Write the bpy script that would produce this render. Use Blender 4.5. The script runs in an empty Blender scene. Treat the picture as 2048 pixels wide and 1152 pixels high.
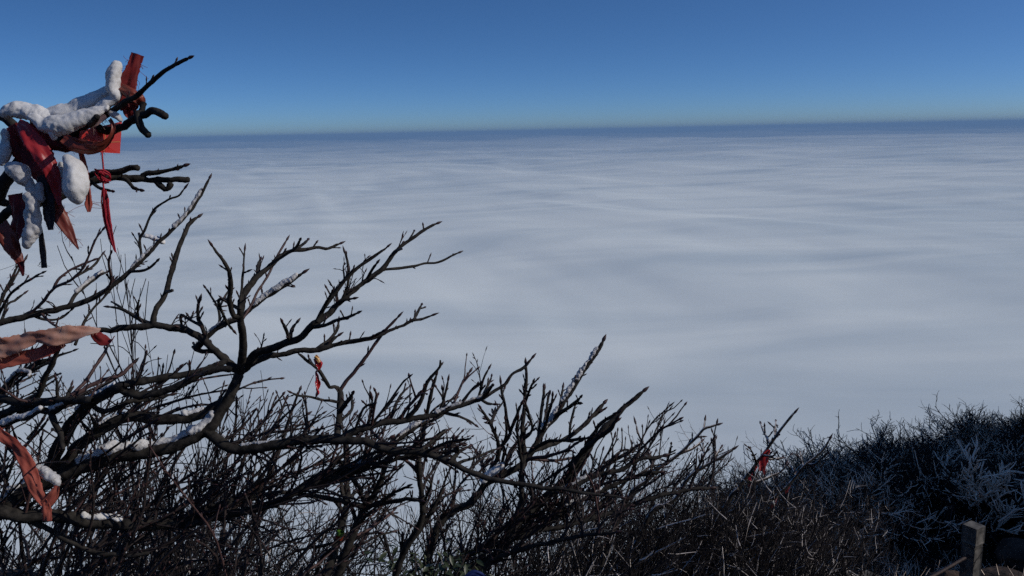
import bpy, math, random
import numpy as np
from mathutils import Matrix, Vector, Euler

C = bpy.context.scene.collection
SC = bpy.context.scene
rnd = random.Random(7)
nrg = np.random.default_rng(11)

# ---------------------------------------------------------------- camera
FPX = 1706.7                       # focal length in pixels of a 2048 px wide picture
PITCH = math.radians(10.38)         # looking down over the cloud sea
ROLL = math.radians(1.18)
cam_data = bpy.data.cameras.new('camera')
cam_data.sensor_width = 36.0
cam_data.lens = 36.0 * FPX / 2048.0
cam_data.clip_start = 0.05
cam_data.clip_end = 300000.0
cam = bpy.data.objects.new('camera', cam_data)
C.objects.link(cam)
Rm = Matrix.Rotation(math.pi / 2 - PITCH, 3, 'X') @ Matrix.Rotation(-ROLL, 3, 'Z')
cam.matrix_world = Rm.to_4x4()
SC.camera = cam
RM = np.array(Rm)
AX_R, AX_U, AX_F = RM[:, 0], RM[:, 1], -RM[:, 2]     # right, up and forward from where the viewer stands

# ---------------------------------------------------------------- sky and sun
SUN_EL = math.radians(34.0)
SUN_AZ = math.radians(101.0)        # clockwise from straight ahead: the sun stands to the right
world = bpy.data.worlds.new('World')
SC.world = world
world.use_nodes = True
wn, wl = world.node_tree.nodes, world.node_tree.links
wn.clear()
sky = wn.new('ShaderNodeTexSky')
sky.sky_type = 'NISHITA'
sky.sun_disc = False
sky.sun_elevation = SUN_EL
sky.sun_rotation = SUN_AZ
sky.altitude = 0.0
sky.air_density = 1.0
sky.dust_density = 1.0
sky.ozone_density = 10.0
SKY_K = 2.9                        # above the cloud sea the sky deepens quickly with height
tc = wn.new('ShaderNodeTexCoord')
vm = wn.new('ShaderNodeVectorMath'); vm.operation = 'MULTIPLY_ADD'
vm.inputs[1].default_value = (1, 1, SKY_K)
vm.inputs[2].default_value = (0, 0, SKY_K * 0.0097)
vn = wn.new('ShaderNodeVectorMath'); vn.operation = 'NORMALIZE'
bg = wn.new('ShaderNodeBackground'); bg.inputs['Strength'].default_value = 0.102
wo = wn.new('ShaderNodeOutputWorld')
wl.new(tc.outputs['Generated'], vm.inputs[0]); wl.new(vm.outputs[0], vn.inputs[0])
wl.new(vn.outputs[0], sky.inputs['Vector'])
hs = wn.new('ShaderNodeHueSaturation'); hs.inputs['Saturation'].default_value = 1.06
wl.new(sky.outputs[0], hs.inputs['Color']); wl.new(hs.outputs[0], bg.inputs['Color'])
wl.new(bg.outputs[0], wo.inputs['Surface'])

sun_data = bpy.data.lights.new('sun', 'SUN')
sun_data.energy = 2.5
sun_data.angle = math.radians(0.53)
sun_data.color = (1.0, 0.95, 0.88)
sun = bpy.data.objects.new('sun', sun_data)
C.objects.link(sun)
sun.location = (40, 10, 40)
SUN_DIR = Vector((math.cos(SUN_EL) * math.sin(SUN_AZ), math.cos(SUN_EL) * math.cos(SUN_AZ), math.sin(SUN_EL)))
sun.rotation_euler = SUN_DIR.to_track_quat('Z', 'Y').to_euler()

SC.view_settings.view_transform = 'Standard'
SC.view_settings.look = 'None'
SC.view_settings.gamma = 1.0
SC.view_settings.use_curve_mapping = False
SC.view_settings.exposure = 0.0
SC.cycles.max_bounces = 6
SC.cycles.diffuse_bounces = 3
SC.cycles.glossy_bounces = 2
SC.cycles.transparent_max_bounces = 6
SC.cycles.use_adaptive_sampling = True
SC.cycles.adaptive_threshold = 0.02
SC.cycles.use_denoising = False

# ---------------------------------------------------------------- helpers
def px3(x, y, d):
    """The point that lies d metres ahead in the direction of picture point (x, y)."""
    return AX_R * ((x - 1024.0) / FPX * d) + AX_U * ((576.0 - y) / FPX * d) + AX_F * d

def tag(o, label=None, cat=None, group=None, kind=None):
    if label: o['label'] = label
    if cat: o['category'] = cat
    if group: o['group'] = group
    if kind: o['kind'] = kind
    return o

def empty(name, loc, label, cat, group=None):
    o = bpy.data.objects.new(name, None)
    o.empty_display_size = 0.1
    C.objects.link(o)
    o.location = loc
    return tag(o, label, cat, group)

class MB:
    """Collects quads and triangles and links them as one mesh object."""
    def __init__(self):
        self.v, self.q, self.m, self.n = [], [], [], 0
    def quads(self, V, Q, mat=0):
        V = np.asarray(V, dtype=np.float64).reshape(-1, 3); Q = np.asarray(Q, dtype=np.int64).reshape(-1, 4)
        self.v.append(V); self.q.append(Q + self.n); self.n += len(V)
        self.m.append(np.full(len(Q), mat, dtype=np.int32) if np.isscalar(mat) else np.asarray(mat, dtype=np.int32))
    def tubes(self, P, R, sides=5, mat=0, jit=0.0):
        """P (B,N,3) centre lines, R (B,N) radii."""
        P = np.asarray(P, dtype=np.float64); R = np.asarray(R, dtype=np.float64)
        if P.ndim == 2: P, R = P[None], R[None]
        B, N, _ = P.shape
        T = np.gradient(P, axis=1)
        T /= np.linalg.norm(T, axis=2, keepdims=True) + 1e-12
        mt = np.abs(T.mean(axis=1))
        ref = np.eye(3)[np.argmin(mt, axis=1)][:, None, :]
        A = np.cross(T, np.broadcast_to(ref, T.shape)); A /= np.linalg.norm(A, axis=2, keepdims=True) + 1e-12
        Bn = np.cross(T, A)
        an = np.arange(sides) / sides * 2 * math.pi
        ca, sa = np.cos(an), np.sin(an)
        rr = R[:, :, None] * (1 + jit * nrg.uniform(-1, 1, (B, N, sides))) if jit else np.repeat(R[:, :, None], sides, 2)
        V = P[:, :, None, :] + rr[..., None] * (ca[None, None, :, None] * A[:, :, None, :] + sa[None, None, :, None] * Bn[:, :, None, :])
        i = np.arange(N - 1)[:, None] * sides; j = np.arange(sides)[None, :]; j2 = (j + 1) % sides
        Q = np.stack([i + j, i + j2, i + sides + j2, i + sides + j], axis=-1).reshape(-1, 4)
        Q = (Q[None] + (np.arange(B) * N * sides)[:, None, None]).reshape(-1, 4)
        m = mat if np.isscalar(mat) else np.repeat(np.asarray(mat), (N - 1) * sides)
        self.quads(V.reshape(-1, 3), Q, m)
    def mesh(self, name, mats, off=(0, 0, 0), smooth=True):
        V = np.concatenate(self.v) - np.asarray(off); Q = np.concatenate(self.q); M = np.concatenate(self.m)
        me = bpy.data.meshes.new(name)
        me.vertices.add(len(V)); me.vertices.foreach_set('co', V.astype(np.float32).ravel())
        me.loops.add(len(Q) * 4); me.loops.foreach_set('vertex_index', Q.astype(np.int32).ravel())
        me.polygons.add(len(Q)); me.polygons.foreach_set('loop_start', np.arange(0, len(Q) * 4, 4, dtype=np.int32))
        me.polygons.foreach_set('material_index', M)
        me.polygons.foreach_set('use_smooth', np.full(len(Q), smooth))
        for m in (mats if isinstance(mats, (list, tuple)) else [mats]): me.materials.append(m)
        me.update(calc_edges=True)
        return me
    def build(self, name, mats, parent=None, off=(0, 0, 0), smooth=True):
        o = bpy.data.objects.new(name, self.mesh(name, mats, off, smooth))
        C.objects.link(o)
        if parent is not None: o.parent = parent
        return o

def _hash(ix, iy, seed):
    h = (ix.astype(np.int64) * 374761393 + iy.astype(np.int64) * 668265263 + seed * 1442695041) & 0xffffffff
    h = ((h ^ (h >> 13)) * 1274126177) & 0xffffffff
    return ((h ^ (h >> 16)) & 0xffffffff) / 4294967296.0

def gnoise(x, y, seed=0):
    """Smooth 2-D gradient noise, about -1..1."""
    x0, y0 = np.floor(x), np.floor(y)
    fx, fy = x - x0, y - y0
    ux, uy = fx**3 * (fx * (fx * 6 - 15) + 10), fy**3 * (fy * (fy * 6 - 15) + 10)
    def g(dx, dy):
        a = _hash(x0 + dx, y0 + dy, seed) * 2 * math.pi
        return np.cos(a) * (fx - dx) + np.sin(a) * (fy - dy)
    a = g(0, 0) * (1 - ux) + g(1, 0) * ux
    b = g(0, 1) * (1 - ux) + g(1, 1) * ux
    return (a * (1 - uy) + b * uy) * 1.5

def sstep(a, b, x):
    t = np.clip((x - a) / (b - a), 0, 1)
    return t * t * (3 - 2 * t)

# ---------------------------------------------------------------- materials
def new_mat(name):
    m = bpy.data.materials.new(name); m.use_nodes = True
    return m, m.node_tree.nodes, m.node_tree.links, m.node_tree.nodes['Principled BSDF']

def noisy_mat(name, c0, c1, scale=40.0, rough=0.8, bump=0.3, bscale=None, spec=0.3, trans=0.0, detail=5.0, sheen=0.0, dist=0.002):
    m, n, l, p = new_mat(name)
    t = n.new('ShaderNodeTexCoord')
    a = n.new('ShaderNodeTexNoise'); a.inputs['Scale'].default_value = scale; a.inputs['Detail'].default_value = detail
    r = n.new('ShaderNodeValToRGB')
    r.color_ramp.elements[0].position = 0.33; r.color_ramp.elements[1].position = 0.67
    r.color_ramp.elements[0].color = (*c0, 1); r.color_ramp.elements[1].color = (*c1, 1)
    l.new(t.outputs['Object'], a.inputs['Vector']); l.new(a.outputs['Fac'], r.inputs['Fac'])
    l.new(r.outputs['Color'], p.inputs['Base Color'])
    p.inputs['Roughness'].default_value = rough
    p.inputs['Specular IOR Level'].default_value = spec
    if bump:
        b = n.new('ShaderNodeTexNoise'); b.inputs['Scale'].default_value = bscale or scale * 3; b.inputs['Detail'].default_value = 6
        u = n.new('ShaderNodeBump'); u.inputs['Strength'].default_value = bump; u.inputs['Distance'].default_value = dist
        l.new(t.outputs['Object'], b.inputs['Vector']); l.new(b.outputs['Fac'], u.inputs['Height'])
        l.new(u.outputs['Normal'], p.inputs['Normal'])
    if trans:
        o = n['Material Output']
        d = n.new('ShaderNodeBsdfTranslucent'); mx = n.new('ShaderNodeMixShader'); mx.inputs[0].default_value = trans
        l.new(r.outputs['Color'], d.inputs['Color'])
        l.new(p.outputs[0], mx.inputs[1]); l.new(d.outputs[0], mx.inputs[2]); l.new(mx.outputs[0], o.inputs['Surface'])
    return m

# ---------------------------------------------------------------- the sea of clouds
CLOUD_Z = -300.0
R_EARTH = 6.0e7
def build_clouds():
    nr = 620
    r = 90.0 * (76000.0 / 90.0) ** (np.arange(nr) / (nr - 1))
    az = np.concatenate([np.linspace(-44, 44, 560), np.linspace(44, 316, 130)[1:-1]])
    az = np.radians(az); na = len(az)
    A, R = np.meshgrid(az, r)
    X, Y = R * np.sin(A), R * np.cos(A)
    th = math.radians(-64)                        # the rolls run towards the viewer, slanting to the right
    u, v = X * math.cos(th) + Y * math.sin(th), -X * math.sin(th) + Y * math.cos(th)
    wu = 300 * gnoise(u / 1500, v / 900, 3); wv = 200 * gnoise(u / 1500, v / 900, 4)
    u2, v2 = u + wu, v + wv
    dr = R * math.log(r[1] / r[0])
    def lay(lu, lv, amp, seed):
        fade = 1 - sstep(lu * 0.22, lu * 0.6, dr)
        return amp * fade * gnoise(u2 / lu + seed * 3.7, v2 / lv + seed * 1.3, seed)
    far = sstep(14000, 45000, R)
    Z = lay(12000, 9000, 75, 1) * (1 + 2.2 * far) + lay(5200, 2600, 46, 2) * (1 + 1.8 * far) + lay(2300, 900, 23, 5) + lay(950, 380, 10.0, 6) + lay(430, 190, 3.2, 7) + lay(210, 95, 0.8, 8)
    bil = np.sqrt(gnoise(u2 / 1500 + 7, v2 / 620 + 2, 9)**2 + 0.04)
    Z += 20.0 * bil * (1 - sstep(250, 600, dr)) * sstep(0.0, 0.5, gnoise(u / 6000, v / 3000, 12) + 0.35)
    Z = CLOUD_Z + Z - R**2 / (2 * R_EARTH)
    V = np.stack([X, Y, Z], -1).reshape(-1, 3)
    i = np.arange(nr - 1)[:, None] * na; j = np.arange(na)[None, :]; j2 = (j + 1) % na
    Q = np.stack([i + j, i + na + j, i + na + j2, i + j2], -1).reshape(-1, 4)
    m, n, l, p = new_mat('cloud')
    t = n.new('ShaderNodeTexCoord'); mp = n.new('ShaderNodeMapping')
    mp.inputs['Rotation'].default_value = (0, 0, math.radians(64)); mp.inputs['Scale'].default_value = (0.00016, 0.00030, 0.0)
    a = n.new('ShaderNodeTexNoise'); a.inputs['Scale'].default_value = 1.0; a.inputs['Detail'].default_value = 5; a.inputs['Distortion'].default_value = 0.8
    mp2 = n.new('ShaderNodeMapping'); mp2.inputs['Rotation'].default_value = (0, 0, math.radians(58)); mp2.inputs['Scale'].default_value = (0.0011, 0.0026, 0.0)
    a2 = n.new('ShaderNodeTexNoise'); a2.inputs['Scale'].default_value = 1.0; a2.inputs['Detail'].default_value = 5; a2.inputs['Roughness'].default_value = 0.5; a2.inputs['Distortion'].default_value = 1.0
    mx = n.new('ShaderNodeMath'); mx.operation = 'MULTIPLY_ADD'; mx.inputs[1].default_value = 0.55
    ml = n.new('ShaderNodeMath'); ml.operation = 'MULTIPLY'; ml.inputs[1].default_value = 0.45
    rp = n.new('ShaderNodeValToRGB')
    rp.color_ramp.elements[0].position = 0.39; rp.color_ramp.elements[0].color = (0.57, 0.64, 0.65, 1)     # greyer: thin cloud, and soft cloud shading painted in
    rp.color_ramp.elements[1].position = 0.59; rp.color_ramp.elements[1].color = (0.86, 0.885, 0.82, 1)     # whiter: thick cloud, and the lit part of that painted shading
    l.new(t.outputs['Object'], mp.inputs['Vector']); l.new(mp.outputs[0], a.inputs['Vector'])
    l.new(t.outputs['Object'], mp2.inputs['Vector']); l.new(mp2.outputs[0], a2.inputs['Vector'])
    l.new(a2.outputs['Fac'], ml.inputs[0]); l.new(a.outputs['Fac'], mx.inputs[0]); l.new(ml.outputs[0], mx.inputs[2])
    l.new(mx.outputs[0], rp.inputs['Fac']); l.new(rp.outputs['Color'], p.inputs['Base Color'])
    p.inputs['Roughness'].default_value = 1.0; p.inputs['Specular IOR Level'].default_value = 0.0
    b = MB(); b.quads(V, Q)
    o = b.build('cloud_sea', m)
    tag(o, kind='structure')
build_clouds()

# ---------------------------------------------------------------- the thin blue air over the clouds
def build_haze():
    b = MB()
    x0, y0, z0, x1, y1, z1 = -80000, -80000, -1000, 80000, 80000, 60
    V = [(x0, y0, z0), (x1, y0, z0), (x1, y1, z0), (x0, y1, z0), (x0, y0, z1), (x1, y0, z1), (x1, y1, z1), (x0, y1, z1)]
    b.quads(V, [(0, 3, 2, 1), (4, 5, 6, 7), (0, 1, 5, 4), (1, 2, 6, 5), (2, 3, 7, 6), (3, 0, 4, 7)])
    m = bpy.data.materials.new('haze'); m.use_nodes = True
    n, l = m.node_tree.nodes, m.node_tree.links
    n.clear()
    v = n.new('ShaderNodeVolumePrincipled'); v.inputs['Density'].default_value = HAZE_DENSITY
    v.inputs['Color'].default_value = (0.37, 0.61, 0.89, 1); v.inputs['Anisotropy'].default_value = 0.0
    o = n.new('ShaderNodeOutputMaterial'); l.new(v.outputs[0], o.inputs['Volume'])
    tag(b.build('haze', m, smooth=False), kind='stuff')
HAZE_DENSITY = 6.5e-5
build_haze()
# ---------------------------------------------------------------- ground
def ground_z(x, y):
    x = np.asarray(x, float); y = np.asarray(y, float)
    base = -1.75 - 0.80 * np.maximum(0, y - 0.3)
    lift = np.clip(x - 0.70 * y - 1.5, 0, 20) * 2.2 * sstep(4.8, 7.5, y)  # out-of-view rise on the right, added and steepened to shade the slope
    q = x - 0.60 * y
    shelf = -2.45 - 0.245 * y + lift + 0.27 * np.clip(q, -4.5, 3.0) * sstep(8, 15, y) + 0.22 * gnoise(x / 3.3 + 5, y / 3.3, 31)
    shelf = shelf - 0.75 * np.maximum(0, y - 17.0)
    w = sstep(-2.3, -0.3, x - 0.355 * y + 0.8 * (1 - sstep(5, 11, y)) - 1.9 * (1 - sstep(3, 7, y)))
    return base * (1 - w) + shelf * w + 0.12 * gnoise(x / 1.7, y / 1.7, 21) + 0.05 * gnoise(x / 0.5, y / 0.5, 22)

def build_ground():
    xs = np.concatenate([np.linspace(-300, -14, 30)[:-1], np.linspace(-14, 22, 150), np.linspace(22, 300, 40)[1:]])
    ys = np.concatenate([np.linspace(-60, -3, 20)[:-1], np.linspace(-3, 26, 130), np.linspace(26, 420, 60)[1:]])
    X, Y = np.meshgrid(xs, ys)
    V = np.stack([X, Y, ground_z(X, Y)], -1).reshape(-1, 3)
    n = len(xs); i = np.arange(len(ys) - 1)[:, None] * n; j = np.arange(n - 1)[None, :]
    b = MB(); b.quads(V, np.stack([i + j, i + j + 1, i + n + j + 1, i + n + j], -1).reshape(-1, 4))
    m = noisy_mat('earth', (0.018, 0.013, 0.010), (0.06, 0.042, 0.030), scale=2.2, rough=0.95, bump=0.6, bscale=9, dist=0.05)
    tag(b.build('hillside', m), kind='structure')
build_ground()

# ---------------------------------------------------------------- bark, snow and cloth
BARK = noisy_mat('bark', (0.007, 0.006, 0.0055), (0.042, 0.036, 0.030), scale=55, rough=0.85, bump=0.5, bscale=260, spec=0.2, dist=0.002)
TWIG = noisy_mat('twig_bark', (0.013, 0.010, 0.010), (0.042, 0.029, 0.027), scale=60, rough=0.7, bump=0.0, spec=0.3)
REDTWIG = noisy_mat('reddish_twig_bark', (0.040, 0.020, 0.020), (0.095, 0.050, 0.044), scale=50, rough=0.6, bump=0.0, spec=0.35)
BUD = noisy_mat('bud', (0.020, 0.010, 0.011), (0.055, 0.022, 0.020), scale=120, rough=0.55, bump=0.0, spec=0.35)
SNOW = noisy_mat('snow', (0.62, 0.60, 0.58), (0.78, 0.76, 0.74), scale=45, rough=0.7, bump=0.35, bscale=260, spec=0.3, trans=0.15, dist=0.002)
ICE = noisy_mat('icy_snow', (0.48, 0.46, 0.45), (0.72, 0.70, 0.69), scale=60, rough=0.45, bump=0.5, bscale=200, spec=0.5, trans=0.3, dist=0.002)
FROST = noisy_mat('frost', (0.40, 0.35, 0.32), (0.70, 0.63, 0.58), scale=30, rough=0.9, bump=0.0, spec=0.2)

# ---------------------------------------------------------------- branch work
SHADED_RIME = noisy_mat('rime', (0.70, 0.54, 0.42), (0.93, 0.75, 0.60), scale=30, rough=0.9, bump=0.0, spec=0.2)  # copy of the frost, brightened and warmed to offset the slope's blue shade
BR = {}      # key -> dict(px, d, r, obj, depth level)
def catmull(pts, step=6.0):
    pts = np.asarray(pts, float)
    if len(pts) == 2: pts = np.array([pts[0], (pts[0] + pts[1]) / 2, pts[1]])
    P = np.vstack([2 * pts[0] - pts[1], pts, 2 * pts[-1] - pts[-2]])
    out = []
    for i in range(1, len(P) - 2):
        p0, p1, p2, p3 = P[i - 1:i + 3]
        n = max(2, int(np.linalg.norm(p2 - p1) / step))
        t = np.linspace(0, 1, n, endpoint=False)[:, None]
        out.append(0.5 * (2 * p1 + (p2 - p0) * t + (2 * p0 - 5 * p1 + 4 * p2 - p3) * t**2 + (3 * p1 - p0 - 3 * p2 + p3) * t**3))
    out.append(P[-2][None])
    return np.vstack(out)

def add_buds(mb, base, direc, length, rad, mat=2):
    """Pointed buds: a spindle from base along direc."""
    base, direc = np.atleast_2d(base), np.atleast_2d(direc)
    length, rad = np.atleast_1d(length), np.atleast_1d(rad)
    direc = direc / (np.linalg.norm(direc, axis=1, keepdims=True) + 1e-12)
    t = np.array([0.0, 0.3, 0.6, 0.85, 1.0]); pr = np.array([0.62, 1.0, 0.74, 0.34, 0.04])
    P = base[:, None, :] + direc[:, None, :] * (t[None, :, None] * length[:, None, None])
    mb.tubes(P, rad[:, None] * pr[None, :], 5, mat)

def rot_towards(t, ang, up=True):
    """A direction at angle ang from t, turned about a random axis."""
    t = t / np.linalg.norm(t)
    a = np.cross(t, nrg.normal(size=3)); a /= np.linalg.norm(a)
    return t * math.cos(ang) + a * math.sin(ang)

def wander(base, direc, length, n=7, bend=0.25, lift=0.0, zig=0.05):
    """A slightly crooked centre line."""
    d = direc / np.linalg.norm(direc); up = AX_U
    seg = length / (n - 1); P = [np.array(base, float)]
    dv = nrg.normal(size=3) * bend / n
    for i in range(n - 1):
        d = d + dv + up * (lift / n) + nrg.normal(size=3) * zig
        d /= np.linalg.norm(d)
        P.append(P[-1] + d * seg)
    return np.array(P)

def spurs(mb, P, R, spacing, s, lo=0.15, hi=0.97, lmin=5, lmax=15, rough=True):
    """Short spurs, side buds and leaf scars along a limb. s: metres per picture pixel there."""
    L = np.concatenate([[0], np.cumsum(np.linalg.norm(np.diff(P, axis=0), axis=1))])
    tot = L[-1]; n = int(tot / (spacing * s))
    if n < 1: return
    bb, dd, ll, rr = [], [], [], []
    for q in range(n):
        u = tot * (lo + (hi - lo) * (q + nrg.uniform(0.1, 0.9)) / n)
        i = min(len(P) - 2, int(np.searchsorted(L, u)) - 1); i = max(i, 0)
        t = P[i + 1] - P[i]; d = rot_towards(t, math.radians(nrg.uniform(28, 60))) + AX_U * 0.25
        length = s * nrg.uniform(lmin, lmax)
        r = min(R[i], s * 2.6) * nrg.uniform(0.5, 0.85)
        if length > 10 * s:
            W = wander(P[i], d, length, 4, 0.2, 0.3, 0.08)
            mb.tubes(W, np.linspace(r, r * 0.8, 4), 5, 1)
            bb.append(W[-1]); dd.append(W[-1] - W[-2]); ll.append(s * nrg.uniform(7, 12)); rr.append(max(r * 1.15, s * 1.6))
        else:
            bb.append(P[i]); dd.append(d); ll.append(length + R[i]); rr.append(max(r, s * 1.5))
    add_buds(mb, bb, dd, ll, rr)

def limb(key, pts, r0, r1, d0=None, d1=None, par=None, bud=True, tree=None, spur=0.0, mat=0, name=None, blunt=False, rough=1.0, lab=None, knobs=0):
    """One limb laid out by where it is seen, at its own distance; par: the limb it grows from."""
    pts = [tuple(map(float, p)) for p in pts]
    if par is not None:
        b = BR[par]; k = int(np.argmin(((b['px'] - np.array(pts[0]))**2).sum(1)))
        dd = b['d'][k]
        if ((b['px'][k] - np.array(pts[0]))**2).sum() < 40**2: pts[0] = tuple(b['px'][k])
        d0 = dd if d0 is None else d0
        if tree is None: tree = b['tree']
    if d1 is None: d1 = d0 * (1 + nrg.uniform(-0.07, 0.07))
    Q = catmull(pts)
    L = np.concatenate([[0], np.cumsum(np.linalg.norm(np.diff(Q, axis=0), axis=1))]); t = L / L[-1]
    d = d0 + (d1 - d0) * t
    r = r0 + (r1 - r0) * t
    n = len(Q)
    lump = np.interp(np.arange(n), np.arange(0, n + 4, 2.3), nrg.uniform(-1, 1, len(np.arange(0, n + 4, 2.3))))
    r = r * (1 + (0.15 if r0 < 9 else 0.07) * rough * lump)
    jx = np.interp(np.arange(n), np.arange(0, n + 5, 3.1), nrg.normal(0, 1, len(np.arange(0, n + 5, 3.1))))
    jy = np.interp(np.arange(n), np.arange(0, n + 5, 2.7), nrg.normal(0, 1, len(np.arange(0, n + 5, 2.7))))
    off = np.stack([jx, jy], 1) * min(1.1, 0.2 * r0) * np.minimum(1, t * 6)[:, None]
    Q2 = Q + off
    P = np.array([px3(q[0], q[1], dd) for q, dd in zip(Q2, d)])
    R = r * d / FPX
    mb = MB()
    if blunt:
        e = P[-1] - P[-2]; e /= np.linalg.norm(e)
        P2 = np.vstack([P, P[-1] + e * R[-1] * 0.5, P[-1] + e * R[-1] * 0.65]); R2 = np.concatenate([R, [R[-1] * 0.8, R[-1] * 0.05]])
    else:
        P2, R2 = P, np.concatenate([R[:-1], [R[-1] * 0.6]])
    sd = 9 if r0 > 9 else (7 if r0 > 5 else 5)
    mb.tubes(P2, R2, sd, mat, jit=(0.07 if r0 > 9 else 0.13) * rough if r0 > 3.5 else 0.05)
    s = d.mean() / FPX
    if bud and not blunt:
        e = P[-1] - P[-2]
        add_buds(mb, P[-1] - e * 0.1, e, s * nrg.uniform(14, 20), max(s * 2.5, min(R[-1] * 1.1, s * 4.2)))
    if spur: spurs(mb, P, R, spur, s)
    if knobs: spurs(mb, P, R, knobs, s, lmin=1.5, lmax=4.5)
    BR[key] = dict(px=Q, d=d, r=r, P=P, R=R, tree=tree, t=t, par=par, mb=mb, mats=[BARK, TWIG, BUD, REDTWIG], name=name, lab=lab)
    if mat == 3: BR[key]['mats'] = [REDTWIG, REDTWIG, BUD, REDTWIG]
    return BR[key]

def parse(block, tree, default_spur=26):
    """Lines: key parent r0 r1 options : x,y x,y ...   options: d=depth e=end depth, n no bud, B blunt, r red, S spur spacing"""
    for line in block.strip().splitlines():
        line = line.split('#')[0].strip()
        if not line: continue
        head, pts = line.split(':'); h = head.split()
        key, par, r0, r1 = h[0], h[1], float(h[2]), float(h[3])
        kw = dict(spur=default_spur)
        for o in h[4:]:
            if o[0] == 'd': kw['d0'] = float(o[2:])
            elif o[0] == 'e': kw['d1'] = float(o[2:])
            elif o == 'n': kw['bud'] = False
            elif o == 'B': kw['blunt'] = True; kw['spur'] = 0
            elif o == 'r': kw['mat'] = 3
            elif o[0] == 'R': kw['rough'] = float(o[1:])
            elif o[0] == 'K': kw['knobs'] = float(o[1:])
            elif o[0] == 'S': kw['spur'] = float(o[1:])
        if kw.get('d1') is not None and kw.get('d0') is None and par != '-':
            pass
        if tree == 'big_' and r0 > 3.5: r0, r1 = r0 * 0.82, max(r1 * 0.82, 2.0)
        limb(tree + key, [tuple(map(float, q.split(','))) for q in pts.split()], r0, r1, par=None if par == '-' else tree + par, tree=tree, **kw)

def link_tree(tree, root):
    """Limbs become parts of the tree; the slighter twigs become sub-parts of the limb that they grow from."""
    off = np.array(root.location)
    lvl = {}
    for k, b in BR.items():
        if b['tree'] != tree or b.get('done'): continue
        pk = b['par']
        if pk is None or pk not in lvl: parent, is_part = root, True
        else:
            parent = lvl[pk]; is_part = False
        thick = b['r'][0] >= 5.5
        if thick: parent, is_part = root, True
        nm = b['name'] or ('branch' if thick else 'twig')
        o = b['mb'].build(nm, b['mats'], parent, off)
        b['done'] = True
        lvl[k] = o if is_part else parent
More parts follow.
